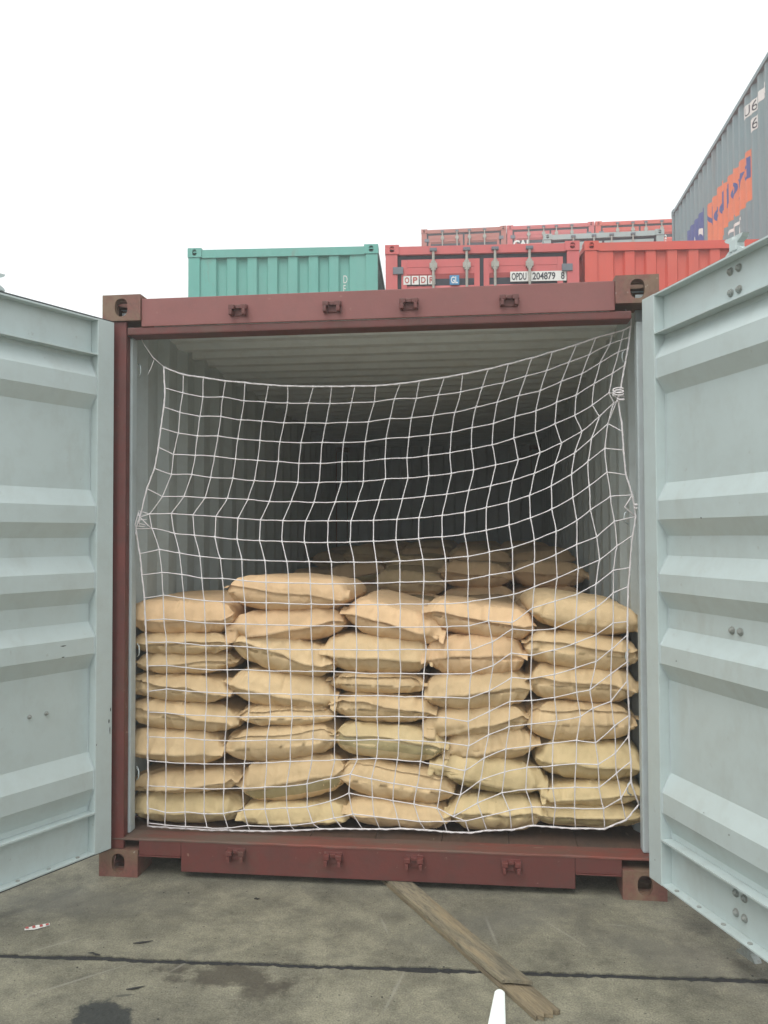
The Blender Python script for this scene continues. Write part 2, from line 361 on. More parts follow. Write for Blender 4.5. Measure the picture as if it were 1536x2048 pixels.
def rect_bm(w_, h_):
    bm = bmesh.new(); bm.faces.new([bm.verts.new(p) for p in ((0, 0, 0), (w_, 0, 0), (w_, h_, 0), (0, h_, 0))]); return bm

def decal(name, bm, m, parent, fn, breaks=(), bold=0.0):
    """flat lettering bm (x right, y up) split at the fold lines and laid on a surface through fn(x, y) -> xyz"""
    for b in breaks:
        bmesh.ops.bisect_plane(bm, geom=bm.verts[:] + bm.edges[:] + bm.faces[:], plane_co=(b, 0, 0), plane_no=(1, 0, 0), dist=1e-5)
    for v in bm.verts: v.co = Vector(fn(v.co.x, v.co.y))
    return obj(name, bm, m, parent)
NET = [
 [(0.2502,0.1,2.2793),(0.3376,0.115,2.2453),(0.4294,0.1242,2.2308),(0.5312,0.1319,2.2134),(0.6212,0.1384,2.2055),(0.73,0.144,2.1922),(0.8188,0.1487,2.1863),(0.9376,0.1527,2.1818),(1.0203,0.1558,2.1803),(1.128,0.1582,2.1804),(1.2239,0.1598,2.1792),(1.3352,0.1606,2.187),(1.4212,0.1606,2.1962),(1.5325,0.1598,2.209),(1.6152,0.1582,2.2223),(1.7296,0.1558,2.2412),(1.8178,0.1527,2.2605),(1.9207,0.1487,2.2834),(2.0096,0.144,2.3065),(2.1129,0.1384,2.3341),(2.1937,0.1319,2.3598),(2.2651,0.1242,2.3754),(2.3124,0.115,2.3869),(2.3394,0.1,2.3997)],
 [(0.2554,0.1,2.1822),(0.3327,0.1224,2.1612),(0.4232,0.1362,2.1429),(0.5145,0.1476,2.1427),(0.6111,0.1573,2.1236),(0.7103,0.1656,2.118),(0.8119,0.1727,2.1123),(0.9113,0.1786,2.111),(1.0082,0.1834,2.1073),(1.1073,0.1869,2.1089),(1.213,0.1893,2.1106),(1.3047,0.1905,2.1224),(1.405,0.1905,2.1224),(1.5049,0.1893,2.1358),(1.6054,0.1869,2.1466),(1.7018,0.1834,2.1649),(1.7971,0.1786,2.181),(1.8952,0.1727,2.2088),(1.9857,0.1656,2.2282),(2.0819,0.1573,2.2616),(2.1694,0.1476,2.2915),(2.2559,0.1362,2.3326),(2.3026,0.1224,2.3454),(2.3325,0.1,2.3522)],
 [(0.251,0.1,2.0947),(0.3167,0.128,2.0722),(0.406,0.1452,2.0543),(0.5014,0.1594,2.0544),(0.5928,0.1716,2.0381),(0.6894,0.182,2.0318),(0.7911,0.1909,2.0229),(0.8907,0.1983,2.0219),(0.9855,0.2042,2.0186),(1.0851,0.2086,2.0219),(1.1821,0.2115,2.0227),(1.2813,0.213,2.037),(1.38,0.213,2.0373),(1.4805,0.2115,2.0465),(1.5782,0.2086,2.0577),(1.673,0.2042,2.0788),(1.7681,0.1983,2.0982),(1.8646,0.1909,2.1254),(1.9577,0.182,2.1418),(2.05,0.1716,2.18),(2.1378,0.1594,2.2096),(2.2136,0.1452,2.2523),(2.2902,0.128,2.2946),(2.3256,0.1,2.3025)],
 [(0.2371,0.1,1.9983),(0.3086,0.1314,1.9767),(0.3925,0.1506,1.9649),(0.485,0.1665,1.9651),(0.5761,0.1801,1.9512),(0.6774,0.1917,1.9438),(0.7696,0.2017,1.9364),(0.8669,0.2099,1.9311),(0.9655,0.2165,1.9325),(1.0641,0.2215,1.9314),(1.165,0.2248,1.9335),(1.261,0.2264,1.9459),(1.367,0.2264,1.9498),(1.4634,0.2248,1.9594),(1.5614,0.2215,1.9698),(1.6543,0.2165,1.9877),(1.7508,0.2099,2.0044),(1.8465,0.2017,2.033),(1.9389,0.1917,2.0543),(2.0281,0.1801,2.0885),(2.1139,0.1665,2.1176),(2.1888,0.1506,2.1624),(2.2642,0.1314,2.202),(2.3122,0.1,2.2314)],
 [(0.2256,0.1,1.91),(0.2847,0.1321,1.8789),(0.3827,0.1519,1.8747),(0.468,0.1681,1.8716),(0.5638,0.1821,1.8587),(0.6662,0.194,1.8513),(0.7619,0.2042,1.8462),(0.8568,0.2127,1.8364),(0.9566,0.2194,1.8356),(1.0564,0.2245,1.8416),(1.1584,0.2279,1.8439),(1.2557,0.2296,1.853),(1.3571,0.2296,1.8561),(1.4547,0.2279,1.866),(1.5539,0.2245,1.8756),(1.6513,0.2194,1.8917),(1.7448,0.2127,1.9076),(1.8405,0.2042,1.9355),(1.9352,0.194,1.9595),(2.0208,0.1821,1.9941),(2.1055,0.1681,2.0273),(2.1795,0.1519,2.0682),(2.2485,0.1321,2.1173),(2.2898,0.1,2.1129)],
 [(0.2081,0.1,1.8126),(0.2762,0.1303,1.7865),(0.3673,0.1489,1.7867),(0.4528,0.1643,1.7729),(0.5534,0.1774,1.7691),(0.6523,0.1887,1.7583),(0.7468,0.1983,1.7532),(0.8534,0.2063,1.7479),(0.9507,0.2127,1.7461),(1.055,0.2174,1.7487),(1.1568,0.2206,1.75),(1.2584,0.2222,1.7604),(1.3619,0.2222,1.7638),(1.458,0.2206,1.7724),(1.5604,0.2174,1.7815),(1.6611,0.2127,1.7958),(1.7605,0.2063,1.8174),(1.8596,0.1983,1.8391),(1.9557,0.1887,1.8681),(2.0487,0.1774,1.9076),(2.1356,0.1643,1.9563),(2.2094,0.1489,2.0179),(2.2689,0.1303,2.0729),(2.2831,0.1,2.0807)],
 [(0.1716,0.1,1.7212),(0.2353,0.126,1.684),(0.3319,0.142,1.685),(0.4275,0.1552,1.6778),(0.5308,0.1665,1.6751),(0.6251,0.1762,1.67),(0.7244,0.1844,1.6603),(0.825,0.1913,1.6597),(0.9303,0.1968,1.6544),(1.0297,0.2009,1.656),(1.1312,0.2036,1.6576),(1.2325,0.205,1.6636),(1.3378,0.205,1.6684),(1.4404,0.2036,1.6776),(1.5394,0.2009,1.6869),(1.6384,0.1968,1.7024),(1.7361,0.1913,1.7213),(1.8324,0.1844,1.7444),(1.9288,0.1762,1.7738),(2.0177,0.1665,1.8129),(2.1023,0.1552,1.8602),(2.1732,0.142,1.9202),(2.2418,0.126,1.9822),(2.2982,0.1,1.9443)],
 [(0.1388,0.1,1.5907),(0.176,0.1197,1.6047),(0.2764,0.1317,1.6067),(0.3753,0.1417,1.5993),(0.4816,0.1502,1.5919),(0.5834,0.1575,1.5832),(0.6875,0.1637,1.5748),(0.7916,0.1689,1.5709),(0.8967,0.173,1.5692),(0.9992,0.1761,1.5686),(1.1049,0.1782,1.568),(1.2078,0.1793,1.5697),(1.3149,0.1793,1.5736),(1.4145,0.1782,1.5809),(1.5192,0.1761,1.5902),(1.6195,0.173,1.6029),(1.7163,0.1689,1.6244),(1.8125,0.1637,1.6456),(1.9049,0.1575,1.6755),(1.9993,0.1502,1.716),(2.0859,0.1417,1.7649),(2.1558,0.1317,1.82),(2.2269,0.1197,1.8754),(2.3015,0.1,1.8645)],
 [(0.12,0.1,1.5358),(0.1915,0.1117,1.5387),(0.296,0.1189,1.5145),(0.3887,0.1248,1.5059),(0.4838,0.1298,1.4977),(0.5858,0.1342,1.4871),(0.6899,0.1379,1.481),(0.7937,0.1409,1.4762),(0.8972,0.1434,1.4713),(1.0025,0.1452,1.471),(1.105,0.1465,1.4729),(1.2116,0.1471,1.4759),(1.3132,0.1471,1.4812),(1.4152,0.1465,1.4865),(1.5189,0.1452,1.4939),(1.6179,0.1434,1.5068),(1.714,0.1409,1.5225),(1.8137,0.1379,1.5455),(1.9069,0.1342,1.5757),(1.9989,0.1298,1.6143),(2.0885,0.1248,1.6634),(2.1585,0.1189,1.7124),(2.2329,0.1117,1.7701),(2.3106,0.1,1.7569)],
 [(0.1397,0.1,1.4235),(0.2301,0.1028,1.4416),(0.3254,0.1044,1.4254),(0.4215,0.1058,1.4094),(0.5172,0.107,1.4002),(0.617,0.1081,1.3956),(0.7232,0.1089,1.391),(0.8242,0.1097,1.3864),(0.9258,0.1102,1.3864),(1.0268,0.1107,1.3841),(1.1284,0.111,1.383),(1.2294,0.1111,1.3841),(1.3342,0.1111,1.3884),(1.4361,0.111,1.395),(1.5359,0.1107,1.3994),(1.6337,0.1102,1.4081),(1.7274,0.1097,1.4276),(1.8269,0.1089,1.4455),(1.921,0.1081,1.4779),(2.0146,0.107,1.5159),(2.1032,0.1058,1.563),(2.1606,0.1044,1.6079),(2.2451,0.1028,1.6653),(2.3367,0.1,1.6707)],
 [(0.1497,0.1,1.3253),(0.2447,0.1,1.3368),(0.3392,0.1,1.3278),(0.4332,0.1,1.3108),(0.5289,0.1,1.3101),(0.6241,0.1,1.3013),(0.7302,0.1,1.2934),(0.8333,0.1,1.2913),(0.9335,0.1,1.2886),(1.0331,0.1,1.2878),(1.1343,0.1,1.2881),(1.236,0.1,1.2906),(1.3348,0.1,1.2963),(1.4408,0.1,1.2988),(1.5351,0.1,1.3001),(1.6354,0.1,1.3071),(1.7265,0.1,1.3277),(1.8257,0.1,1.3431),(1.9195,0.1,1.3786),(2.0121,0.1,1.4166),(2.1002,0.1,1.4595),(2.1852,0.1,1.4915),(2.2602,0.1,1.5577),(2.3493,0.1,1.5785)],
 [(0.1621,0.1,1.2204),(0.2522,0.1,1.2333),(0.349,0.1,1.2213),(0.444,0.1,1.2105),(0.5361,0.1,1.2042),(0.6335,0.1,1.2024),(0.7314,0.1,1.2007),(0.8356,0.1,1.1977),(0.9379,0.1,1.1974),(1.0397,0.1,1.1957),(1.1374,0.1,1.1963),(1.2356,0.1,1.1969),(1.3357,0.1,1.1996),(1.4358,0.1,1.1991),(1.5323,0.1,1.2007),(1.6325,0.1,1.2089),(1.7279,0.1,1.2257),(1.8304,0.1,1.2441),(1.9193,0.1,1.2771),(2.0166,0.1,1.3153),(2.106,0.1,1.3552),(2.1963,0.1,1.3928),(2.2694,0.1,1.4535),(2.3358,0.1,1.4982)],
 [(0.1652,0.1054,1.1174),(0.2577,0.0933,1.1262),(0.3573,0.0911,1.1204),(0.4471,0.1019,1.1087),(0.539,0.11,1.1041),(0.6372,0.1034,1.1056),(0.7361,0.0919,1.1043),(0.8373,0.0922,1.104),(0.9347,0.104,1.0992),(1.0377,0.1099,1.0983),(1.138,0.1013,1.099),(1.2375,0.0908,1.0988),(1.3346,0.0938,1.0993),(1.4393,0.1059,1.0989),(1.5411,0.1094,1.0994),(1.6351,0.0992,1.1057),(1.7206,0.0902,1.1299),(1.8215,0.0956,1.1228),(1.9104,0.1075,1.1849),(2.0066,0.1084,1.2145),(2.0988,0.097,1.2448),(2.1771,0.09,1.2883),(2.2521,0.0976,1.3479),(2.324,0.1087,1.3603)],
 [(0.1744,0.0958,1.0209),(0.2711,0.0901,1.0227),(0.3571,0.0989,1.0157),(0.4496,0.1093,1.0052),(0.5485,0.106,1.0068),(0.6461,0.0939,1.0039),(0.7396,0.0907,0.9965),(0.8398,0.1011,0.9941),(0.9379,0.1099,0.994),(1.0385,0.1042,0.996),(1.1436,0.0924,0.9977),(1.237,0.0917,0.9978),(1.3332,0.1032,0.9996),(1.4484,0.11,1.0001),(1.5428,0.1021,1.0001),(1.6442,0.0912,1.0028),(1.7371,0.0931,1.039),(1.8238,0.1052,1.0937),(1.9096,0.1096,1.0875),(2.0047,0.1,1.0981),(2.0928,0.0904,1.1426),(2.1778,0.0949,1.1898),(2.2524,0.1069,1.2512),(2.3159,0.1088,1.2791)],
 [(0.182,0.0901,0.9131),(0.2716,0.096,0.9157),(0.3566,0.1078,0.9061),(0.4526,0.1081,0.8984),(0.5529,0.0966,0.8995),(0.6528,0.09,0.9029),(0.7469,0.0981,0.8976),(0.8402,0.109,0.8961),(0.9419,0.1067,0.898),(1.0411,0.0946,0.9003),(1.1402,0.0904,0.897),(1.2356,0.1003,0.8935),(1.3357,0.1097,0.8935),(1.4383,0.1049,0.8958),(1.5438,0.0929,0.8972),(1.6457,0.0913,0.9012),(1.7399,0.1024,0.9354),(1.8188,0.11,0.9893),(1.904,0.1029,0.9806),(2.001,0.0916,1.007),(2.0899,0.0925,1.0378),(2.1778,0.1044,1.0714),(2.2514,0.1098,1.1227),(2.3094,0.1008,1.1305)],
 [(0.1835,0.0935,0.7974),(0.266,0.1056,0.8079),(0.3564,0.1095,0.7997),(0.4581,0.0995,0.7977),(0.5562,0.0902,0.7956),(0.6537,0.0953,0.7964),(0.7446,0.1072,0.7936),(0.8425,0.1086,0.7928),(0.9436,0.0974,0.7968),(1.044,0.09,0.7965),(1.1373,0.0973,0.7948),(1.2343,0.1086,0.7955),(1.3275,0.1073,0.7931),(1.4319,0.0953,0.7973),(1.5346,0.0902,0.7958),(1.6362,0.0994,0.7927),(1.722,0.1095,0.8237),(1.8178,0.1056,0.8842),(1.8972,0.0936,0.8822),(1.9999,0.0909,0.9024),(2.0898,0.1016,0.9297),(2.1772,0.1099,0.9564),(2.2439,0.1037,1.0125),(2.3072,0.0921,1.0741)],
 [(0.1815,0.1029,0.7017),(0.26,0.11,0.6994),(0.356,0.1025,0.6953),(0.4553,0.0913,0.6952),(0.5509,0.0929,0.6925),(0.6488,0.1049,0.6906),(0.7485,0.1097,0.693),(0.8512,0.1003,0.6972),(0.9496,0.0905,0.7025),(1.043,0.0946,0.7035),(1.1361,0.1066,0.7018),(1.2294,0.109,0.7011),(1.328,0.0982,0.7077),(1.434,0.09,0.7095),(1.5338,0.0965,0.7069),(1.6302,0.1081,0.6902),(1.7213,0.1078,0.7354),(1.8102,0.0961,0.7826),(1.9015,0.0901,0.7898),(1.9996,0.0986,0.8028),(2.0948,0.1092,0.8247),(2.1503,0.1063,0.836),(2.237,0.0942,0.9076),(2.3055,0.0906,0.961)],
 [(0.1778,0.1096,0.5882),(0.2623,0.1052,0.5879),(0.3583,0.0932,0.5931),(0.4499,0.0911,0.5858),(0.5413,0.1021,0.5831),(0.6359,0.11,0.5812),(0.7333,0.1033,0.5897),(0.844,0.0918,0.5952),(0.9455,0.0923,0.6019),(1.0411,0.1041,0.597),(1.1387,0.1099,0.5968),(1.2367,0.1012,0.6046),(1.3283,0.0907,0.6072),(1.4332,0.0939,0.6046),(1.5306,0.106,0.5975),(1.6314,0.1093,0.5841),(1.717,0.099,0.6361),(1.8059,0.0901,0.6766),(1.9009,0.0957,0.6882),(2.01,0.1076,0.7007),(2.1094,0.1083,0.7219),(2.1607,0.0969,0.7594),(2.2351,0.09,0.7919),(2.3058,0.0978,0.8805)],
 [(0.1792,0.1075,0.4827),(0.2689,0.0956,0.4816),(0.3598,0.0902,0.4797),(0.4475,0.0991,0.4766),(0.5369,0.1094,0.4763),(0.6303,0.1059,0.482),(0.7358,0.0938,0.4915),(0.8442,0.0908,0.5008),(0.9382,0.1013,0.5049),(1.041,0.1099,0.5098),(1.1427,0.104,0.5152),(1.2286,0.0923,0.5239),(1.3212,0.0918,0.5208),(1.4211,0.1034,0.5137),(1.5202,0.11,0.4956),(1.6146,0.102,0.4799),(1.6979,0.0911,0.5389),(1.7914,0.0933,0.5793),(1.8953,0.1053,0.5917),(1.9917,0.1096,0.6059),(2.0916,0.0998,0.6222),(2.1687,0.0903,0.615),(2.2491,0.095,0.6876),(2.3139,0.107,0.7328)],
 [(0.1835,0.0985,0.3728),(0.2715,0.0901,0.3736),(0.358,0.0962,0.3677),(0.4436,0.1079,0.3632),(0.5352,0.108,0.366),(0.6263,0.0964,0.3748),(0.7286,0.09,0.3853),(0.8234,0.0983,0.388),(0.9148,0.109,0.3986),(1.0212,0.1066,0.4267),(1.1128,0.0945,0.4525),(1.2064,0.0905,0.4346),(1.3045,0.1004,0.4151),(1.4047,0.1097,0.3991),(1.5055,0.1048,0.3918),(1.5946,0.0928,0.3767),(1.6812,0.0914,0.442),(1.7857,0.1026,0.4782),(1.881,0.11,0.499),(1.9887,0.1028,0.5106),(2.0865,0.0915,0.5259),(2.1794,0.0927,0.5239),(2.2535,0.1046,0.5713),(2.3102,0.1098,0.6433)],
 [(0.1859,0.0909,0.2744),(0.2671,0.0936,0.2561),(0.3549,0.1057,0.2574),(0.4422,0.1094,0.2511),(0.5359,0.0993,0.259),(0.6328,0.0902,0.2817),(0.7273,0.0954,0.2867),(0.8244,0.1073,0.2905),(0.9148,0.1085,0.2975),(1.0227,0.0972,0.331),(1.1066,0.09,0.3708),(1.2097,0.0975,0.3522),(1.2989,0.1086,0.3375),(1.3914,0.1072,0.3269),(1.4938,0.0952,0.3158),(1.5639,0.0903,0.2844),(1.6676,0.0996,0.3427),(1.7732,0.1095,0.3869),(1.875,0.1055,0.4052),(1.9885,0.0934,0.4172),(2.0812,0.091,0.4255),(2.1827,0.1018,0.4243),(2.2574,0.11,0.4833),(2.3171,0.1036,0.538)],
 [(0.1845,0.098,0.2048),(0.2644,0.098,0.1987),(0.3603,0.098,0.1955),(0.4602,0.098,0.1947),(0.5571,0.098,0.196),(0.649,0.098,0.2103),(0.7448,0.098,0.2094),(0.8424,0.098,0.2173),(0.9416,0.098,0.2318),(1.0381,0.098,0.257),(1.1218,0.098,0.2773),(1.2171,0.098,0.2698),(1.3195,0.098,0.2625),(1.4158,0.098,0.2551),(1.5224,0.098,0.2589),(1.6154,0.098,0.2643),(1.6886,0.098,0.284),(1.8043,0.098,0.3157),(1.8992,0.098,0.3338),(1.9992,0.098,0.3337),(2.0789,0.098,0.3345),(2.2009,0.098,0.3375),(2.2729,0.098,0.382),(2.3151,0.098,0.4547)],
 [(0.1788,0.112,0.1864),(0.259,0.112,0.1848),(0.3575,0.112,0.1816),(0.4578,0.112,0.1786),(0.5551,0.112,0.1821),(0.6542,0.112,0.1813),(0.7572,0.112,0.1851),(0.8596,0.112,0.191),(0.9726,0.112,0.2018),(1.0736,0.112,0.2076),(1.1629,0.112,0.2087),(1.2395,0.112,0.2121),(1.3324,0.112,0.217),(1.4386,0.112,0.2144),(1.5356,0.112,0.2104),(1.6321,0.112,0.2092),(1.7076,0.112,0.2221),(1.8126,0.112,0.228),(1.9065,0.112,0.2506),(1.9912,0.112,0.2473),(2.0838,0.112,0.2443),(2.2051,0.112,0.2466),(2.2949,0.112,0.2877),(2.3484,0.112,0.3548)]]
SACKS = [
 (0, 0, 0.311, 1.128, 0.512, 0.181, 0),
 (0, 1, 0.31, 0.999, 0.478, 0.108, 0),
 (0, 2, 0.339, 0.908, 0.458, 0.11, 2),
 (0, 3, 0.301, 0.79, 0.497, 0.134, -3),
 (0, 4, 0.322, 0.664, 0.539, 0.159, -4),
 (0, 5, 0.271, 0.522, 0.492, 0.173, -2),
 (0, 6, 0.333, 0.361, 0.518, 0.122, 4),
 (0, 7, 0.333, 0.226, 0.527, 0.145, 0),
 (1, 0, 0.811, 1.244, 0.558, 0.187, -2),
 (1, 1, 0.805, 1.088, 0.546, 0.172, 4),
 (1, 2, 0.79, 0.952, 0.476, 0.22, -12),
 (1, 3, 0.78, 0.784, 0.494, 0.196, -6),
 (1, 4, 0.807, 0.675, 0.44, 0.099, 2),
 (1, 5, 0.776, 0.551, 0.533, 0.193, 7),
 (1, 6, 0.829, 0.391, 0.496, 0.23, 9),
 (1, 7, 0.846, 0.228, 0.506, 0.12, 2),
 (2, 0, 1.292, 1.109, 0.451, 0.236, -12),
 (2, 1, 1.218, 0.958, 0.487, 0.188, -2),
 (2, 2, 1.224, 0.83, 0.429, 0.099, -1),
 (2, 3, 1.249, 0.717, 0.458, 0.135, -2),
 (2, 4, 1.276, 0.569, 0.499, 0.17, -3),
 (2, 5, 1.306, 0.386, 0.518, 0.197, -6),
 (2, 6, 1.311, 0.247, 0.47, 0.134, -2),
 (3, 0, 1.682, 1.125, 0.493, 0.209, -8),
 (3, 1, 1.659, 0.956, 0.432, 0.192, -1),
 (3, 2, 1.669, 0.803, 0.462, 0.195, 4),
 (3, 3, 1.661, 0.664, 0.455, 0.165, 5),
 (3, 4, 1.728, 0.564, 0.404, 0.156, 4),
 (3, 5, 1.72, 0.438, 0.5, 0.196, -8),
 (3, 6, 1.747, 0.267, 0.425, 0.167, 2),
 (4, 0, 2.149, 1.146, 0.47, 0.188, -7),
 (4, 1, 2.128, 0.984, 0.496, 0.181, -5),
 (4, 2, 2.131, 0.837, 0.47, 0.193, -3),
 (4, 3, 2.126, 0.673, 0.476, 0.178, 0),
 (4, 4, 2.151, 0.506, 0.464, 0.19, -2),
 (4, 5, 2.171, 0.368, 0.429, 0.112, 3),
 (4, 6, 2.135, 0.273, 0.489, 0.111, 0)]
# ------------------------------------------------------------------ ground
random.seed(11)
bm = bmesh.new(); S = 420
bm.faces.new([bm.verts.new(p) for p in ((-S, -S, -0.034), (S, -S, -0.034), (S, S, -0.034), (-S, S, -0.034))])
tag(obj('ground', bm, M['concrete']), kind='structure')
yard = link_obj('concrete_pavement', None); yard['kind'] = 'structure'
def joint_y(x, k): return -0.648 + 0.0435 * (x - 1.2) + 5.0 * k
def slab(x0, x1, k, fine):
    """one cast slab between joint k and joint k+1 with worn, chipped arrises"""
    bm = bmesh.new(); n = 420 if fine else 14
    def edge(k, side, seed):
        pts = []
        for i in range(n + 1):
            x = x0 + 0.012 + (x1 - x0 - 0.024) * i / n
            j = 0.0
            if fine:
                j = 0.008 * noise.noise(Vector((x * 5, seed, 0))) + 0.011 * noise.noise(Vector((x * 38, seed, 3))) + 0.004 * noise.noise(Vector((x * 110, seed, 5)))
                j += 0.020 * max(0, noise.noise(Vector((x * 1.7 + 5, seed, 7))) - 0.22)
            pts.append((x, joint_y(x, k) + side * (0.0145 + max(-0.011, j))))
        return pts
    lo = edge(k, 1, 2.0 + k); hi = edge(k + 1, -1, 40.0 + k)
    A = [bm.verts.new((x, y, 0)) for x, y in lo]; B = [bm.verts.new((x, y, 0)) for x, y in hi]
    A2 = [bm.verts.new((x, y + 0.004, -0.03)) for x, y in lo]; B2 = [bm.verts.new((x, y - 0.004, -0.03)) for x, y in hi]
    for i in range(n):
        bm.faces.new((A[i], A[i + 1], B[i + 1], B[i])); bm.faces.new((A2[i], A2[i + 1], A[i + 1], A[i])); bm.faces.new((B[i], B[i + 1], B2[i + 1], B2[i]))
    bm.faces.new((A[0], B[0], B2[0], A2[0])); bm.faces.new((A[n], A2[n], B2[n], B[n]))
    bmesh.ops.recalc_face_normals(bm, faces=bm.faces)
    obj('concrete_slab', bm, M['concrete'], yard)
for k in range(-3, 6):
    for i in range(-4, 5):
        x0 = -2.3 + i * 6.0
        slab(x0, x0 + 6.0, k, i == 0 and k in (-1, 0))
bm = bmesh.new()
for k in range(-2, 6):
    bm.faces.new([bm.verts.new(p) for p in ((-26, joint_y(-26, k) - 0.05, -0.005), (28, joint_y(28, k) - 0.05, -0.005), (28, joint_y(28, k) + 0.05, -0.005), (-26, joint_y(-26, k) + 0.05, -0.005))])
tag(obj('joint_filler', bm, M['wet_dark'], yard))

# ------------------------------------------------------------------ the open container
CW, CL, CH = 2.438, 6.058, 2.591
cont = thing('shipping_container', 'open maroon shipping container in the middle, stacked with paper sacks behind a white net', 'container', (0, 0, 0))
CAST_T = casting_mesh('corner_casting', M['casting'], True); CAST_B = casting_mesh('corner_casting_low', M['casting'], False)
def castings(root, ct, cb, L=CL, W=CW, H=CH):
    for top, me in ((1, ct), (0, cb)):
        z = H - 0.118 if top else 0.0
        for sx in (1, -1):
            for sy in (1, -1):
                o = link_obj('corner_casting', me, root, (0 if sx > 0 else W, 0 if sy > 0 else L, z)); o.scale = (sx, sy, 1)
castings(cont, CAST_T, CAST_B)

# door header: front plate, lower flange, top chamfer
bm = bmesh.new()
box(bm, 0.179, 2.259, 0.010, 0.022, 2.446, 2.572, 0.003)
box(bm, 0.179, 2.259, 0.023, 0.12, 2.560, 2.570)
obj('header_beam', bm, M['maroon_top'], cont)
bm = bmesh.new(); box(bm, 0.110, 2.328, 0.016, 0.115, 2.410, 2.445, 0.006)
obj('header_flange', bm, M['maroon'], cont)
# corner posts
for sx in (0, 1):
    bm = bmesh.new()
    X = (lambda v: v) if sx == 0 else (lambda v: CW - v)
    def bx(a, b, *r, **k): box(bm, min(X(a), X(b)), max(X(a), X(b)), *r, **k)
    pw = 0.108 if sx == 0 else 0.046
    bx(0.012, pw, 0.012, 0.034, 0.119, 2.472, bev=0.004)
    bx(0.004, 0.026, 0.035, 0.150, 0.119, 2.472, bev=0.004)
    bx(pw - 0.02, pw - 0.001, 0.035, 0.058, 0.166, 2.410, bev=0.002)
    obj('corner_post', bm, M['maroon'], cont)
    bm = bmesh.new(); bx(0.088 if sx == 0 else 0.050, 0.116 if sx == 0 else 0.084, 0.062, 0.118, 0.170, 2.409, bev=0.006)
    bx(0.040, 0.096 if sx == 0 else 0.075, 0.1185, 0.156, 0.170, 2.54)
    obj('post_liner', bm, M['inner_grey'], cont)
    bm = bmesh.new(); bx(0.004, 0.16, CL - 0.15, CL - 0.02, 0.119, 2.472, bev=0.006)
    obj('corner_post', bm, M['maroon'], cont)
    # lashing bars on the liner
    for z in (0.42, 0.98, 1.575, 2.27):
        bm = bmesh.new()
        tube(bm, [(X(0.118), 0.125, z - 0.03), (X(0.133), 0.112, z - 0.018), (X(0.137), 0.105, z), (X(0.133), 0.112, z + 0.018), (X(0.118), 0.125, z + 0.03)], 0.003, 6)
        obj('lashing_ring', bm, M['inner_grey'], cont, smooth=True)
# sill: front plate with two fork pockets, rounded nosing, tread plate
bm = bmesh.new()
xs = (0.179, 0.372, 2.070, 2.259)
box(bm, xs[1], xs[2], 0.012, 0.024, 0.030, 0.160, 0.002)
box(bm, xs[0], xs[1] - 0.001, 0.012, 0.024, 0.096, 0.160, 0.002); box(bm, xs[2] + 0.001, xs[3], 0.012, 0.024, 0.096, 0.160, 0.002)
box(bm, xs[1] - 0.002, xs[1] + 0.008, 0.025, 0.16, 0.030, 0.15); box(bm, xs[2] - 0.008, xs[2] + 0.002, 0.025, 0.16, 0.030, 0.15)
box(bm, xs[0], xs[1] - 0.003, 0.006, 0.16, 0.0905, 0.0955); box(bm, xs[2] + 0.003, xs[3], 0.006, 0.16, 0.0905, 0.0955)
obj('sill_beam', bm, M['maroon'], cont)
bm = bmesh.new()
prof = [(0.0135, 0.1565), (0.0095, 0.1585), (0.0100, 0.1640), (0.016, 0.1675), (0.105, 0.168), (0.112, 0.1685), (0.112, 0.150)]
n = 90; rows_ = []
for i in range(n + 1):
    x = 0.027 + (2.410 - 0.027) * i / n
    rows_.append([bm.verts.new((x, y + 0.0018 * noise.noise(Vector((x * 7, j, 0))), z + 0.0016 * noise.noise(Vector((x * 11, 9, j * 0.2))))) for j, (y, z) in enumerate(prof)])
for i in range(n):
    for j in range(len(prof) - 1): bm.faces.new((rows_[i][j], rows_[i + 1][j], rows_[i + 1][j + 1], rows_[i][j + 1]))
bm.faces.new(rows_[0]); bm.faces.new(rows_[-1][::-1])
obj('sill_tread', bm, M['sill'], cont, smooth=False)
# keepers for the locking rods: a plate and two bent jaws
bm = bmesh.new()
box(bm, -0.040, 0.040, 0, 0.006, -0.024, 0.026, 0.002)
box(bm, -0.040, -0.014, -0.028, -0.0005, 0.000, 0.020, 0.003); box(bm, 0.014, 0.040, -0.028, -0.0005, 0.000, 0.020, 0.003)
box(bm, -0.037, -0.022, -0.034, -0.0005, -0.026, -0.001, 0.003); box(bm, 0.022, 0.037, -0.034, -0.0005, -0.026, -0.001, 0.003)
box(bm, -0.013, 0.013, -0.012, -0.0005, 0.006, 0.021, 0.002)
KEEP = mesh_from_bm('rod_keeper', bm, M['maroon']); bm2 = None
for x in (0.631, 1.052, 1.389, 1.817): link_obj('rod_keeper', KEEP, cont, (x, 0.0035, 2.502))
for x in (0.624, 1.051, 1.399, 1.807): link_obj('rod_keeper', KEEP, cont, (x, 0.0055, 0.118))
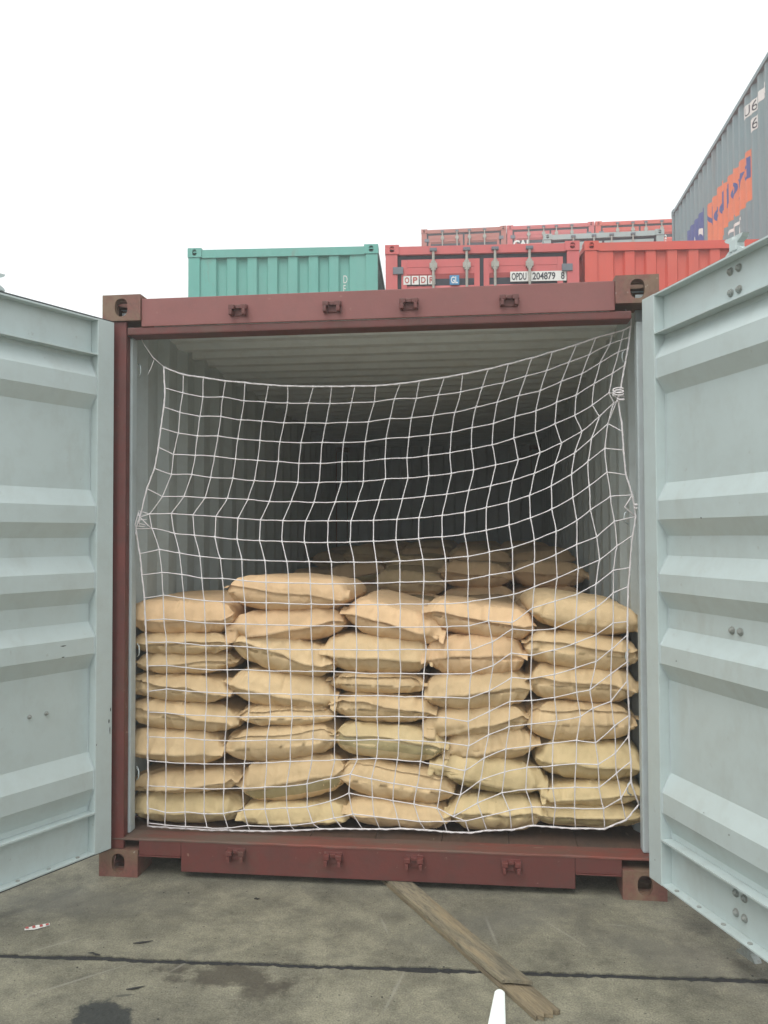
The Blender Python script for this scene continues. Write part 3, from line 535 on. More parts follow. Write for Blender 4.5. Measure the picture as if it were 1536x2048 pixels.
# walls: outer and inner skin
PRW = corr_profile(CL - 0.31, 0.278, 0.036, 0.070, 0.068)
for sx in (0, 1):
    bm = bmesh.new(); X = (lambda v: v) if sx == 0 else (lambda v: CW - v)
    ribbon(bm, PRW, 0.16, 2.50, lambda t, d, e: (X(0.030 + d), 0.157 + t, e), mi=0)
    obj('side_wall', bm, M['maroon'], cont)
    bm = bmesh.new()
    ribbon(bm, PRW, 0.166, 2.574, lambda t, d, e: (X(0.0335 + d), 0.157 + t, e))
    obj('inner_lining', bm, M['inner_grey'], cont)
    bm = bmesh.new(); box(bm, min(X(0.004), X(0.030)), max(X(0.004), X(0.030)), 0.164, CL - 0.164, 2.501, 2.572)
    obj('top_side_rail', bm, M['maroon'], cont)
    bm = bmesh.new(); box(bm, min(X(0.002), X(0.05)), max(X(0.002), X(0.05)), 0.164, CL - 0.164, 0.03, 0.159)
    obj('bottom_side_rail', bm, M['maroon'], cont)
PRR = corr_profile(CL - 0.145, 0.209, 0.024, 0.060, 0.045)
bm = bmesh.new(); ribbon(bm, PRR, 0.031, CW - 0.031, lambda t, d, e: (e, 0.122 + t, 2.576 - d)); obj('roof_panel', bm, M['maroon_top'], cont)
bm = bmesh.new(); ribbon(bm, PRR, 0.031, CW - 0.031, lambda t, d, e: (e, 0.122 + t, 2.5565 - d)); obj('ceiling_lining', bm, M['ceiling_grey'], cont)
PRE = corr_profile(CW - 0.32, 0.25, 0.045, 0.10, 0.022)
bm = bmesh.new(); ribbon(bm, PRE, 0.12, 2.50, lambda t, d, e: (0.16 + t, CL - 0.021 - d, e)); obj('end_wall', bm, M['maroon'], cont)
bm = bmesh.new(); ribbon(bm, PRE, 0.165, 2.565, lambda t, d, e: (0.16 + t, CL - 0.024 - d, e)); box(bm, 0.05, 0.16, CL - 0.16, CL - 0.152, 0.165, 2.56); box(bm, CW - 0.16, CW - 0.05, CL - 0.16, CL - 0.152, 0.165, 2.56)
obj('end_lining', bm, M['inner_grey'], cont)
bm = bmesh.new(); box(bm, 0.161, CW - 0.161, CL - 0.12, CL - 0.01, 0.03, 0.119); box(bm, 0.161, CW - 0.161, CL - 0.019, CL - 0.008, 2.46, 2.58); obj('end_rail', bm, M['maroon'], cont)
nb = 8
for i in range(nb):
    bm = bmesh.new(); x0 = 0.052 + (CW - 0.104) * i / nb
    box(bm, x0 + 0.0015, x0 + (CW - 0.104) / nb - 0.0015, 0.113, CL - 0.17, 0.138, 0.166); obj('floor_board', bm, M['plywood'], cont)
for i in range(17):
    bm = bmesh.new(); y = 0.30 + i * 0.33; box(bm, 0.051, CW - 0.051, y, y + 0.05, 0.03, 0.1375); obj('cross_member', bm, M['maroon'], cont)

# ------------------------------------------------------------------ doors, swung open
DZ0, DZ1, DWD = 0.130, 2.460, 1.150
def make_door(hinge, dirv, nrm, right):
    root = link_obj('container_door', None, cont)
    H = Vector((hinge[0], hinge[1], 0)); D = Vector((dirv[0], dirv[1], 0)).normalized(); Nn = Vector((nrm[0], nrm[1], 0)).normalized()
    m4 = Matrix((( D.x, Nn.x, 0, H.x), (D.y, Nn.y, 0, H.y), (0, 0, 1, 0), (0, 0, 0, 1)))
    root['label'] = 'pale grey-green door swung open on the right' if right else 'pale grey-green door swung open on the left'
    def put(name, bm, m, smooth=False, parent=None):
        for v in bm.verts: v.co = m4 @ v.co
        bmesh.ops.recalc_face_normals(bm, faces=bm.faces)
        return obj(name, bm, m, root, smooth=smooth)
    W = DWD
    for s0, s1 in ((0.0, 0.088), (W - 0.088, W)):
        bm = bmesh.new(); box(bm, s0, s1, -0.058, 0.0, DZ0, DZ1, 0.003); put('edge_post', bm, M['door_grey'])
    a0, a1 = 0.089, W - 0.089
    bm = bmesh.new()
    box(bm, a0, a1, -0.058, -0.044, 2.302, DZ1 - 0.001); box(bm, a0, a1, -0.0435, -0.001, DZ1 - 0.009, DZ1 - 0.0015, 0.001)
    box(bm, a0, a1, -0.060, 0.003, 2.296, 2.3015, 0.001)
    put('top_rail', bm, M['door_grey'])
    bm = bmesh.new()
    box(bm, a0, a1, -0.058, -0.044, DZ0 + 0.001, 0.304); box(bm, a0, a1, -0.0435, -0.001, DZ0 + 0.0015, DZ0 + 0.008, 0.001)
    n = 60; vv = []                                             # upper flange with a chipped edge
    for i in range(n + 1):
        s = a0 + (a1 - a0) * i / n; j = 0.0022 * noise.noise(Vector((s * 40, 1 + right, 0)))
        vv.append([bm.verts.new((s, -0.060, 0.3045)), bm.verts.new((s, 0.001 + j, 0.3045)), bm.verts.new((s, 0.001 + j, 0.3115)), bm.verts.new((s, -0.060, 0.3115))])
    for i in range(n):
        for k in range(4): bm.faces.new((vv[i][k], vv[i][(k + 1) % 4], vv[i + 1][(k + 1) % 4], vv[i + 1][k]))
    put('bottom_rail', bm, M['door_grey'])
    # pressed panel
    o_, i_ = -0.006, -0.046
    zz = [(2.2958, i_), (2.278, i_), (2.200, o_), (2.122, o_), (2.060, i_), (1.706, i_), (1.634, o_), (1.560, o_), (1.496, i_), (1.418, i_), (1.346, o_), (1.278, o_), (1.210, i_),
          (1.132, i_), (1.066, o_), (0.996, o_), (0.928, i_), (0.566, i_), (0.492, o_), (0.415, o_), (0.335, i_), (0.312, i_)]
    bm = bmesh.new()
    ribbon(bm, zz, a0 - 0.0005, a1 + 0.0005, lambda z, d, e: (e, d, z)); ribbon(bm, zz, a0, a1, lambda z, d, e: (e, d - 0.006, z))
    put('door_panel', bm, M['door_grey'])
    # weld bead along the panel's edge
    bm = bmesh.new()
    tube(bm, [(a0 + 0.002, d + 0.001, z) for z, d in zz], 0.0028, 5)
    put('weld_bead', bm, M['inner_grey'])
    # rubber gasket
    bm = bmesh.new()
    box(bm, -0.014, W + 0.014, -0.046, -0.030, DZ0 - 0.016, DZ0 - 0.0005); box(bm, -0.014, W + 0.014, -0.046, -0.030, DZ1 + 0.0005, DZ1 + 0.014)
    box(bm, -0.014, -0.0005, -0.046, -0.030, DZ0, DZ1); box(bm, W + 0.0005, W + 0.014, -0.046, -0.030, DZ0, DZ1)
    put('door_gasket', bm, M['dark'])
    # bolts (domed heads with a washer)
    def bolt(s, z, n0, r=0.0125):
        bm = bmesh.new(); cyl(bm, (s, n0, z), (s, n0 + 0.003, z), r * 1.15, 14); cyl(bm, (s, n0 + 0.003, z), (s, n0 + 0.010, z), r * 0.95, 14, r * 0.75); cyl(bm, (s, n0 + 0.010, z), (s, n0 + 0.0135, z), r * 0.75, 14, r * 0.25)
        put('bolt', bm, M['bolt'], True)
    if right: tops = ((0.505, 2.420), (0.550, 2.420), (0.505, 2.345), (0.550, 2.345)); mids = ((0.480, 1.165), (0.525, 1.165)); lows = ((0.480, 0.195), (0.525, 0.195), (0.480, 0.262), (0.525, 0.262)); flats = ()
    else: tops = ((0.545, 2.420), (0.590, 2.420), (0.545, 2.345), (0.590, 2.345)); mids = ((0.535, 1.165), (0.580, 1.165)); lows = ((0.545, 0.195), (0.590, 0.195)); flats = ((0.30, 0.770), (0.378, 0.770))
    for s, z in tops + lows: bolt(s, z, -0.044)
    for s, z in mids: bolt(s, z, -0.046)
    for s, z in flats: bolt(s, z, -0.046, 0.0075)
    # drain rivets in the bottom flange
    for q in range(7):
        s = 0.16 + q * 0.14; bm = bmesh.new(); cyl(bm, (s, -0.020, DZ0 + 0.008), (s, -0.020, DZ0 + 0.011), 0.0085, 12); put('rivet', bm, M['bolt'])
    # outer face: locking rods with cams, guides and handle, hinges
    for s in ((0.465, 0.890) if right else (0.525, 0.960)):
        bm = bmesh.new(); cyl(bm, (s, -0.100, 0.045), (s, -0.100, 2.560), 0.0165, 14); put('locking_rod', bm, M['door_grey'], True)
        for zc in (2.530, 0.062):
            bm = bmesh.new()
            box(bm, s - 0.020, s + 0.020, -0.118, -0.082, zc - 0.022, zc + 0.022, 0.004)
            up = 1 if zc > 1 else -1
            for q in (1, -1):          # forked cam horns
                pts = [(s + 0.018, zc + q * 0.006), (s + 0.044, zc + q * 0.020), (s + 0.052, zc + q * 0.030), (s - 0.050, zc + q * 0.034), (s - 0.044, zc + q * 0.024), (s - 0.018, zc + q * 0.010)]
                A = [bm.verts.new((x, -0.114, z)) for x, z in pts]; B = [bm.verts.new((x, -0.086, z)) for x, z in pts]
                bm.faces.new(A); bm.faces.new(B[::-1])
                for i in range(6): bm.faces.new((A[i], B[i], B[(i + 1) % 6], A[(i + 1) % 6]))
            put('locking_cam', bm, M['bolt'] if zc < 1 else M['door_grey'])
        for zg in (0.25, 0.85, 1.55, 2.30):
            bm = bmesh.new(); box(bm, s - 0.045, s + 0.045, -0.122, -0.0585, zg - 0.02, zg + 0.02, 0.004); put('rod_guide', bm, M['bolt'])
    bm = bmesh.new(); box(bm, 0.56, 0.93, -0.135, -0.122, 1.155, 1.185, 0.003); put('handle', bm, M['bolt'])
    for zg in (0.35, 0.98, 1.62, 2.25):
        bm = bmesh.new(); box(bm, -0.02, 0.09, -0.075, -0.0585, zg - 0.06, zg + 0.06, 0.003); cyl(bm, (-0.028, -0.066, zg - 0.07), (-0.028, -0.066, zg + 0.07), 0.014, 10); put('hinge', bm, M['maroon'])
    return root
DL = make_door((0.066, -0.020), (-0.43, -0.90), (0.90, -0.43), False)
DR = make_door((2.350, -0.085), (0.345, -0.94), (-0.94, -0.345), True)
# scuffs, chips and dents with bare dark metal on the doors
def scuff(door, hinge, dirv, nrm, marks):
    D = Vector((dirv[0], dirv[1], 0)).normalized(); Nn = Vector((nrm[0], nrm[1], 0)).normalized(); H = Vector((hinge[0], hinge[1], 0))
    for s, z, w_, h_, n0 in marks:
        bm = bmesh.new(); k = 9; rd = random.Random(int(s * 1000 + z * 777))
        vs = [bm.verts.new(H + D * (s + math.cos(2 * PI * i / k) * w_ * rd.uniform(0.5, 1)) + Nn * n0 + Vector((0, 0, z + math.sin(2 * PI * i / k) * h_ * rd.uniform(0.5, 1)))) for i in range(k)]
        bm.faces.new(vs); obj('paint_chip', bm, M['litter_dark'], door)

scuff(DL, (0.066, -0.020), (-0.43, -0.90), (0.90, -0.43), [(0.010, 0.74, 0.003, 0.012, 0.0012), (0.018, 0.69, 0.004, 0.016, 0.0012), (0.012, 0.65, 0.003, 0.02, 0.0012), (0.083, 0.60, 0.002, 0.006, 0.0012), (0.25, 1.045, 0.018, 0.003, -0.0048), (0.25, 0.998, 0.012, 0.003, -0.0048)])
scuff(DR, (2.350, -0.085), (0.345, -0.94), (-0.94, -0.345), [(0.045, 0.215, 0.003, 0.003, 0.0012), (0.37, 1.56, 0.006, 0.003, -0.0048), (0.20, 1.02, 0.003, 0.004, -0.0048), (0.36, 0.50, 0.005, 0.002, -0.0045), (0.50, 0.47, 0.004, 0.003, -0.0045)])
# ------------------------------------------------------------------ cargo net
net = thing('cargo_net', 'white knotted cord cargo net hung across the open container in front of the sacks', 'net', (0, 0, 0))
G = [[Vector(p) for p in r] for r in NET]
NR, NC = len(G), len(G[0])
rnd = random.Random(5)
def strand(pts, r, seed, slack=0.0035):
    out = []; rad = []
    for i in range(len(pts) - 1):
        a, b = pts[i], pts[i + 1]; L_ = (b - a).length; k = 4
        for j in range(k):
            t = j / k; p = a.lerp(b, t)
            if j:
                q = min(L_, 0.12) / 0.1
                p = p + Vector((noise.noise(Vector((seed, i * 3.1 + t, 1))) * slack, noise.noise(Vector((seed, i * 3.1 + t, 9))) * slack, noise.noise(Vector((seed, i * 3.1 + t, 5))) * slack)) * q
            out.append(p); rad.append(r * (1.35 if j == 0 and 0 < i else 1.0))
    out.append(pts[-1]); rad.append(r)
    return out, rad
for r in range(1, NR - 1):
    bm = bmesh.new(); p, rr = strand(G[r], 0.0023, r * 1.7); tube(bm, p, rr, 6); obj('row_cord', bm, M['net'], net, smooth=True)
for c in range(1, NC - 1):
    bm = bmesh.new(); p, rr = strand([G[r][c] for r in range(NR)], 0.0023, 50 + c * 1.7); tube(bm, p, rr, 6); obj('column_cord', bm, M['net'], net, smooth=True)
def edge_rope(pts, name='edge_rope', r=0.0034):
    bm = bmesh.new(); p, rr = strand(pts, r, 99 + len(pts)); tube(bm, p, rr, 7)
    # second lay of the rope, twisted round it
    q = []
    for i in range(len(p) - 1):
        for j in range(3):
            t = j / 3; a = (i * 3 + j) * 1.1; c0 = p[i].lerp(p[i + 1], t)
            q.append(c0 + Vector((math.cos(a) * r * 0.7, -0.002, math.sin(a) * r * 0.7)))
    tube(bm, q, r * 0.62, 5)
    obj(name, bm, M['net'], net, smooth=True)
edge_rope(G[0]); edge_rope(G[-1])
edge_rope([G[r][0] for r in range(NR)]); edge_rope([G[r][-1] for r in range(NR)])
# knots
bm = bmesh.new()
for i in range(6):
    a = i * PI / 3
KN = bmesh.new(); bmesh.ops.create_icosphere(KN, subdivisions=1, radius=0.0046)
for v in KN.verts: v.co.x *= 1.15; v.co.y *= 0.8
KNM = mesh_from_bm('knot', KN, M['net'], True); bm.free()
keys = sorted(((r, c) for r in range(NR) for c in range(NC)), key=lambda q: (q[0] * 7 + q[1] * 3) % 11)
big = [k for k in keys if k[0] < 13][:290]
rest = [k for k in keys if k not in set(big)]
for r, c in big:
    link_obj('knot', KNM, net, G[r][c], (rnd.random() * 3, rnd.random() * 3, rnd.random() * 3))
bm = bmesh.new()
for r, c in rest:
    t = bmesh.ops.create_icosphere(bm, subdivisions=1, radius=0.0046, matrix=Matrix.Translation(G[r][c]))
tag(obj('net_knots', bm, M['net'], net, smooth=True), kind='stuff')
# ties: where the net is lashed to the container
def tie(pts, r=0.0028):
    bm = bmesh.new(); tube(bm, [Vector(p) for p in pts], r, 5); obj('tie_cord', bm, M['net'], net, smooth=True)
g = G[0][0]
tie([g, g + Vector((-0.05, -0.01, 0.045)), g + Vector((-0.085, -0.02, 0.10)), (0.128, 0.118, 2.43)], 0.0022)
tie([g + Vector((-0.045, 0, 0.04)), g + Vector((-0.06, -0.01, -0.01)), g + Vector((-0.072, -0.01, -0.035)), g + Vector((-0.062, -0.01, -0.012))], 0.0016)
g = G[0][-1]; tie([g, g + Vector((0.0, -0.01, 0.03)), (2.312, 0.118, 2.49)], 0.0026)
A = G[8][0]; B = G[7][0]; hook = Vector((0.129, 0.108, 1.615))
tie([hook, hook.lerp(B, 0.5) + Vector((0, -0.004, -0.004)), B, B + Vector((0.035, 0, -0.035)), G[8][1]]); tie([hook, A + Vector((0, -0.01, 0.02)), A]); tie([hook + Vector((0, 0, 0.005)), G[7][1]])
for k in range(5):
    a = rnd.uniform(-2.6, 0.3); tie([A.lerp(B, k / 4), A.lerp(B, k / 4) + Vector((math.cos(a) * 0.018, -0.012, math.sin(a) * 0.018)), A.lerp(B, k / 4) + Vector((math.cos(a) * 0.04, -0.006, math.sin(a) * 0.042))], 0.0018)
def coil(c, r, turns, up=0.01, thick=0.0032, ph=0):
    n = int(turns * 12); tie([c + Vector((math.cos(i / 12 * 2 * PI + ph) * r, -0.006 + 0.006 * math.sin(i / 12 * 2 * PI), math.sin(i / 12 * 2 * PI + ph) * r * 0.45 + up * i / 12)) for i in range(n + 1)], thick)
coil(G[4][-1] + Vector((-0.01, -0.01, 0.012)), 0.022, 2.6, -0.010); coil(G[4][-1] + Vector((0.0, -0.008, -0.02)), 0.014, 1.6, -0.012)
tie([G[5][-1], G[4][-2] + Vector((0.01, -0.005, 0)), G[4][-1]]); tie([G[4][-1], G[6][-2]], 0.003)
K = G[4][-1]
hk = Vector((2.305, 0.112, 1.62)); tie([G[9][-1], hk, G[10][-1]], 0.0036); coil(G[10][-1] + Vector((0.004, -0.006, 0.03)), 0.012, 2, 0.014, 0.0026)
tie([G[8][-1], G[9][-1]], 0.004)

# ------------------------------------------------------------------ paper sacks
def sack_surface(w_, h_, L_, seed):
    sd = seed * 13.7
    def N2(x, y, k): return noise.noise(Vector((x, y, sd + k)))
    k0 = 0.9 + 0.25 * N2(1.3, 4.1, 60)
    def f(u, y, side):
        dF = (0.080 if side > 0 else 0.140) * k0
        q = min(1.0, max(0.0, y / dF)); P = (1 - (1 - q) ** 2.1) ** 0.52
        qb = min(1.0, max(0.0, (L_ - y) / 0.12)); P *= (1 - (1 - qb) ** 2.2) ** 0.6
        au = min(1.0, abs(u)); E = (1 - au ** 4.8) ** 0.52 if side > 0 else (1 - au ** 3.0) ** 0.62
        hw = w_ / 2 * (1 - 0.04 * (1 - min(1, y / 0.2)) + 0.015 * N2(y * 5, 3.3 if u > 0 else 7.7, 6))
        lump = 1 + 0.13 * N2(u * 1.3, y * 3.0, 8)
        z = side * P * h_ / 2 * E * lump
        x = u * hw
        ends = max(0.0, au - 0.45) / 0.55
        nose = math.exp(-y / 0.06)
        # creases: folds running in from the corners, faint ones over the taut middle
        ang = u * 6 + (3.0 if u > 0 else -3.0) * y * 6
        c1 = N2(ang * 0.55, y * 5 - u * 1.5, 11 + side * 3); c2 = N2(ang * 1.3, y * 12 + u * 3, 17 + side * 3)
        d = (0.003 + 0.003 * nose + 0.008 * ends) * (0.25 - abs(c1)) * 2.2 + (0.001 + 0.001 * nose + 0.003 * ends) * (0.22 - abs(c2)) * 2.0
        vd = noise.voronoi(Vector((u * 1.7 + 0.5 * N2(u * 2, y * 4, 51), y * 6.5 + 0.15 * side, sd)))[0]
        d += (0.003 + 0.003 * nose + 0.007 * ends) * (min(0.30, vd[1] - vd[0]) * 2.4 - 0.45)
        edge = min(1, (1 - au) * 9 + 0.15)
        z += side * d * edge * min(1, y / 0.02 + 0.1); yy = y - d * 1.3 * nose * edge + 0.020 * nose * au ** 3
        x += 0.006 * N2(y * 14, u * 2, 31) * max(0, au - 0.4)
        return Vector((x, yy, z))
    return f

def sack_meshes(w_, h_, L_, seed, seam=0.0, slope=0.0, sag=0.0, m='kraft_tan', tape=0, lift=0.008, hi=True):
    """seam: height of the mouth flap's edge as a share of the sack's height; slope: how much it rises to the right"""
    f = sack_surface(w_, h_, L_, seed)
    nu, nv = (76, 34) if hi else (30, 16)
    bm = bmesh.new(); U = [-1 + 2 * i / nu for i in range(nu + 1)]
    U = [math.copysign(abs(u) ** 0.8, u) for u in U]
    Y = [L_ * (j / nv) ** 1.9 for j in range(nv + 1)]
    T = [[bm.verts.new(f(u, y, 1)) for u in U] for y in Y]; B = [[bm.verts.new(f(u, y, -1)) for u in U] for y in Y]
    for j in range(nv):
        for i in range(nu):
            bm.faces.new((T[j][i], T[j][i + 1], T[j + 1][i + 1], T[j + 1][i])); bm.faces.new((B[j][i + 1], B[j][i], B[j + 1][i], B[j + 1][i + 1]))
    bmesh.ops.remove_doubles(bm, verts=bm.verts, dist=0.0012)
    rim = [e for e in bm.edges if e.is_boundary]
    if rim: bmesh.ops.holes_fill(bm, edges=rim, sides=60)
    body = mesh_from_bm('sack_body', bm, M[m], True)
    # outline of the sack's nose at each u, for laying the flap on
    ys = [0.13, 0.10, 0.08, 0.06, 0.045, 0.03, 0.02, 0.012, 0.006, 0.002]
    def nose(u):
        return [f(u, y, 1) for y in ys] + [f(u, 0.0, 1)] + [f(u, y, -1) for y in reversed(ys)]
    def ysurf(pl, z):
        best = None
        for a, b in zip(pl, pl[1:]):
            if (a.z - z) * (b.z - z) <= 0 and abs(a.z - b.z) > 1e-7:
                v = a.y + (b.y - a.y) * (z - a.z) / (b.z - a.z); best = v if best is None else min(best, v)
        return best if best is not None else min(p.y for p in pl)
    bm = bmesh.new(); rd = random.Random(seed * 7 + 1); n = nu; K = 9
    l0 = rd.uniform(-1.07, -0.985); l1 = rd.uniform(0.985, 1.07); ear0 = rd.uniform(-0.02, 0.03); ear1 = rd.uniform(-0.02, 0.03); kink = rd.uniform(-0.6, 0.6); kd = rd.uniform(-0.05, 0.09)
    rows = []
    for i in range(n + 1):
        u = l0 + (l1 - l0) * i / n; uu = max(-0.97, min(0.97, u)); pl = nose(uu)
        zt = pl[3].z if seam < 0.25 else pl[1].z
        zf = h_ * (seam + slope * u + kd * max(0, 1 - abs(u - kink) / 0.5) + 0.05 * noise.noise(Vector((u * 2.1, seed * 1.9, 3)))) + 0.0012 * noise.noise(Vector((u * 12, seed * 1.9, 9)))
        if u < -0.8: zf += ear0 * (-0.8 - u) / 0.2
        if u > 0.8: zf += ear1 * (u - 0.8) / 0.2
        zf = min(zf, zt - 0.008)
        lf = (lift * 1.7 + 0.003) * (1 + 0.7 * noise.noise(Vector((u * 1.9, seed * 2.3, 5)))) + 0.012 * max(0, abs(u) - 0.85) / 0.15 + 0.002
        y1 = ysurf(pl, zf) - lf; y0 = pl[3].y if seam < 0.25 else pl[1].y
        x0 = pl[4].x + (u - uu) * w_ / 2
        ro = []
        for k in range(K + 1):
            t = k / K; z = zt + 0.0015 + (zf - zt) * t
            ch = y0 + (y1 - y0) * (t ** 0.7)
            y = min(ysurf(pl, min(z, pl[1].z)) - 0.0035 - 0.0012 * t, ch if t > 0.35 else 9)
            if k == K: y -= 0.0015
            ro.append(Vector((x0 + 0.004 * t * noise.noise(Vector((z * 30, u * 3, seed))), y + 0.0012 * noise.noise(Vector((u * 14, z * 40, seed + 4))), z)))
        rows.append(ro)
    top = [[bm.verts.new(p) for p in r] for r in rows]; bot = [[bm.verts.new(p + Vector((0, 0.0022, -0.0004))) for p in r] for r in rows]
    for i in range(n):
        for k in range(K):
            bm.faces.new((top[i][k], top[i + 1][k], top[i + 1][k + 1], top[i][k + 1])); bm.faces.new((bot[i][k + 1], bot[i + 1][k + 1], bot[i + 1][k], bot[i][k]))
        bm.faces.new((top[i][K], top[i + 1][K], bot[i + 1][K], bot[i][K])); bm.faces.new((top[i + 1][0], top[i][0], bot[i][0], bot[i + 1][0]))
    for i in (0, n):
        for k in range(K): bm.faces.new((top[i][k], top[i][k + 1], bot[i][k + 1], bot[i][k]))
    bmesh.ops.recalc_face_normals(bm, faces=bm.faces)
    fl = mesh_from_bm('folded_mouth', bm, M[m], True)
    tp = None
    if tape:
        bm = bmesh.new(); V = []
        for i in range(41):
            u = -0.90 + 1.84 * i / 40; pl = nose(u); zc = h_ * (seam + slope * u - 0.035); r_ = []
            for k in range(7):
                z = zc - h_ * 0.24 * k / 6
                z = max(z, min(p.z for p in pl) * 0.9)
                r_.append(bm.verts.new(Vector((pl[7].x, ysurf(pl, z) - 0.0022, z))))
            V.append(r_)
        for i in range(40):
            for k in range(6): bm.faces.new((V[i][k], V[i + 1][k], V[i + 1][k + 1], V[i][k + 1]))
        tp = mesh_from_bm('packing_tape', bm, M['tape'], True)
    return body, fl, tp

STACKS = ['leftmost stack', 'second stack from left', 'middle stack', 'fourth stack from left', 'rightmost stack']
ORD = ['topmost', 'second from top', 'third from top', 'fourth from top', 'fifth from top', 'sixth from top', 'seventh from top', 'lowest']
FEAT = {
 (0, 0): 'broad even sack', (0, 1): 'thin sack with a long folded lip', (0, 2): 'short sack set back from its neighbours', (0, 3): 'flat sack with a sloping lip',
 (0, 4): 'sack with a crumpled left corner', (0, 5): 'sack whose left ear sticks out over the post', (0, 6): 'sack tilting up to the right', (0, 7): 'wide yellowish sack',
 (1, 0): 'plump orange-tan sack, highest at the front', (1, 1): 'sack with a wavy upturned lip', (1, 2): 'sack slanting down to the right', (1, 3): 'pale sack with a wide folded lip',
 (1, 4): 'mostly hidden squeezed sack', (1, 5): 'smooth sack tilting up to the right', (1, 6): 'fat taped sack rising steeply right', (1, 7): 'yellowish sack with a square-cut lip',
 (2, 0): 'large sack slumping down to the right', (2, 1): 'sack with a long straight lip', (2, 2): 'thinnest sack, squashed flat', (2, 3): 'sack with a torn drooping lip',
 (2, 4): 'sack with a brown tape band', (2, 5): 'plump sack bulging over the one below', (2, 6): 'sack on the floor under a plump one',
 (3, 0): 'orange-tan sack slumping down to the right', (3, 1): 'swollen sack with deep creases', (3, 2): 'sack with its right end raised', (3, 3): 'smooth sack half under its neighbour',
 (3, 4): 'sack pushed to the right', (3, 5): 'taped sack slanting down right', (3, 6): 'crumpled yellowish sack on the floor',
 (4, 0): 'smooth drooping sack beside the right wall', (4, 1): 'creased sack with a dark underside', (4, 2): 'wrinkled sack bulging in the middle', (4, 3): 'smooth rounded sack',
 (4, 4): 'fat sack with a notched lip', (4, 5): 'thin creased sack', (4, 6): 'flat sack with a brown tape band'}
MATN = {(0, 7): 'kraft_yellow', (1, 7): 'kraft_yellow', (2, 4): 'kraft_yellow', (3, 5): 'kraft_yellow', (3, 6): 'kraft_yellow', (4, 5): 'kraft_yellow', (4, 6): 'kraft_yellow', (4, 4): 'kraft_yellow',
        (0, 0): 'kraft_warm', (1, 0): 'kraft_warm', (1, 1): 'kraft_warm', (2, 0): 'kraft_warm', (3, 0): 'kraft_warm', (3, 1): 'kraft_warm'}
TAPE = {(1, 6): 1, (2, 4): 1, (3, 5): 1, (4, 6): 1}
SHAPE = {  # height of the flap's edge, its slope, how far it stands off
 (0, 0): (-0.04, 0.0, 0.003), (0, 1): (0.10, 0.08, 0.010), (0, 2): (0.05, 0.05, 0.006), (0, 3): (0.14, -0.18, 0.008), (0, 4): (0.08, -0.15, 0.006), (0, 5): (-0.10, 0.04, 0.012), (0, 6): (-0.12, 0.22, 0.009), (0, 7): (-0.08, 0.0, 0.006),
 (1, 0): (0.02, -0.18, 0.002), (1, 1): (-0.12, 0.22, 0.010), (1, 2): (0.08, -0.10, 0.008), (1, 3): (-0.06, -0.06, 0.007), (1, 4): (0.30, 0.0, 0.004), (1, 5): (0.30, 0.02, 0.002), (1, 6): (-0.04, 0.05, 0.004), (1, 7): (-0.10, 0.06, 0.007),
 (2, 0): (0.0, -0.10, 0.008), (2, 1): (-0.05, 0.0, 0.010), (2, 2): (0.33, 0.0, 0.008), (2, 3): (0.16, -0.14, 0.010), (2, 4): (0.14, -0.05, 0.004), (2, 5): (0.36, -0.03, 0.002), (2, 6): (0.0, 0.0, 0.006),
 (3, 0): (0.08, -0.06, 0.010), (3, 1): (0.02, 0.08, 0.003), (3, 2): (0.0, 0.10, 0.010), (3, 3): (-0.10, 0.28, 0.009), (3, 4): (-0.14, 0.14, 0.006), (3, 5): (-0.16, -0.02, 0.004), (3, 6): (0.10, 0.0, 0.006),
 (4, 0): (-0.20, -0.05, 0.003), (4, 1): (0.18, -0.06, 0.006), (4, 2): (0.08, -0.10, 0.005), (4, 3): (0.30, 0.0, 0.003), (4, 4): (-0.05, 0.0, 0.012), (4, 5): (0.0, 0.12, 0.007), (4, 6): (0.02, -0.04, 0.004)}
rnd = random.Random(21)
for ci, ri, cx, cz, w_, h_, t_ in SACKS:
    top_n = max(s[1] for s in SACKS if s[0] == ci)
    ordn = 'lowest' if ri == top_n else ORD[ri]
    sm, sl, fl_ = SHAPE.get((ci, ri), (rnd.uniform(-0.1, 0.1), rnd.uniform(-0.1, 0.1), rnd.uniform(0.02, 0.045)))
    hh = max(0.105, h_ + 0.012 - 0.6 * abs(w_ * math.tan(R_(t_)))); ww = w_ * 1.0 + 0.020
    if ri == 0: hh *= 0.86; cz -= 0.010
    if ci == 0: cx -= 0.012; ww += 0.012
    body, fl, tp = sack_meshes(ww, hh, 0.74, ci * 10 + ri + 3, sm, sl, rnd.uniform(-0.08, 0.04), MATN.get((ci, ri), 'kraft_tan'), TAPE.get((ci, ri), 0), fl_)
    cz2 = max(cz, 0.168 + h_ * 0.5)
    t = thing('paper_sack', f'{FEAT[(ci, ri)]}, {ordn} in the {STACKS[ci]}', 'sack', (cx, 0.142 + rnd.uniform(-0.008, 0.016), cz2), 0, 'kraft paper sacks stacked behind the net')
    t.rotation_euler = (rnd.uniform(-0.03, 0.03), -R_(t_), rnd.uniform(-0.04, 0.04))
    link_obj('sack_body', body, t); link_obj('folded_mouth', fl, t)
    if tp: link_obj('packing_tape', tp, t)
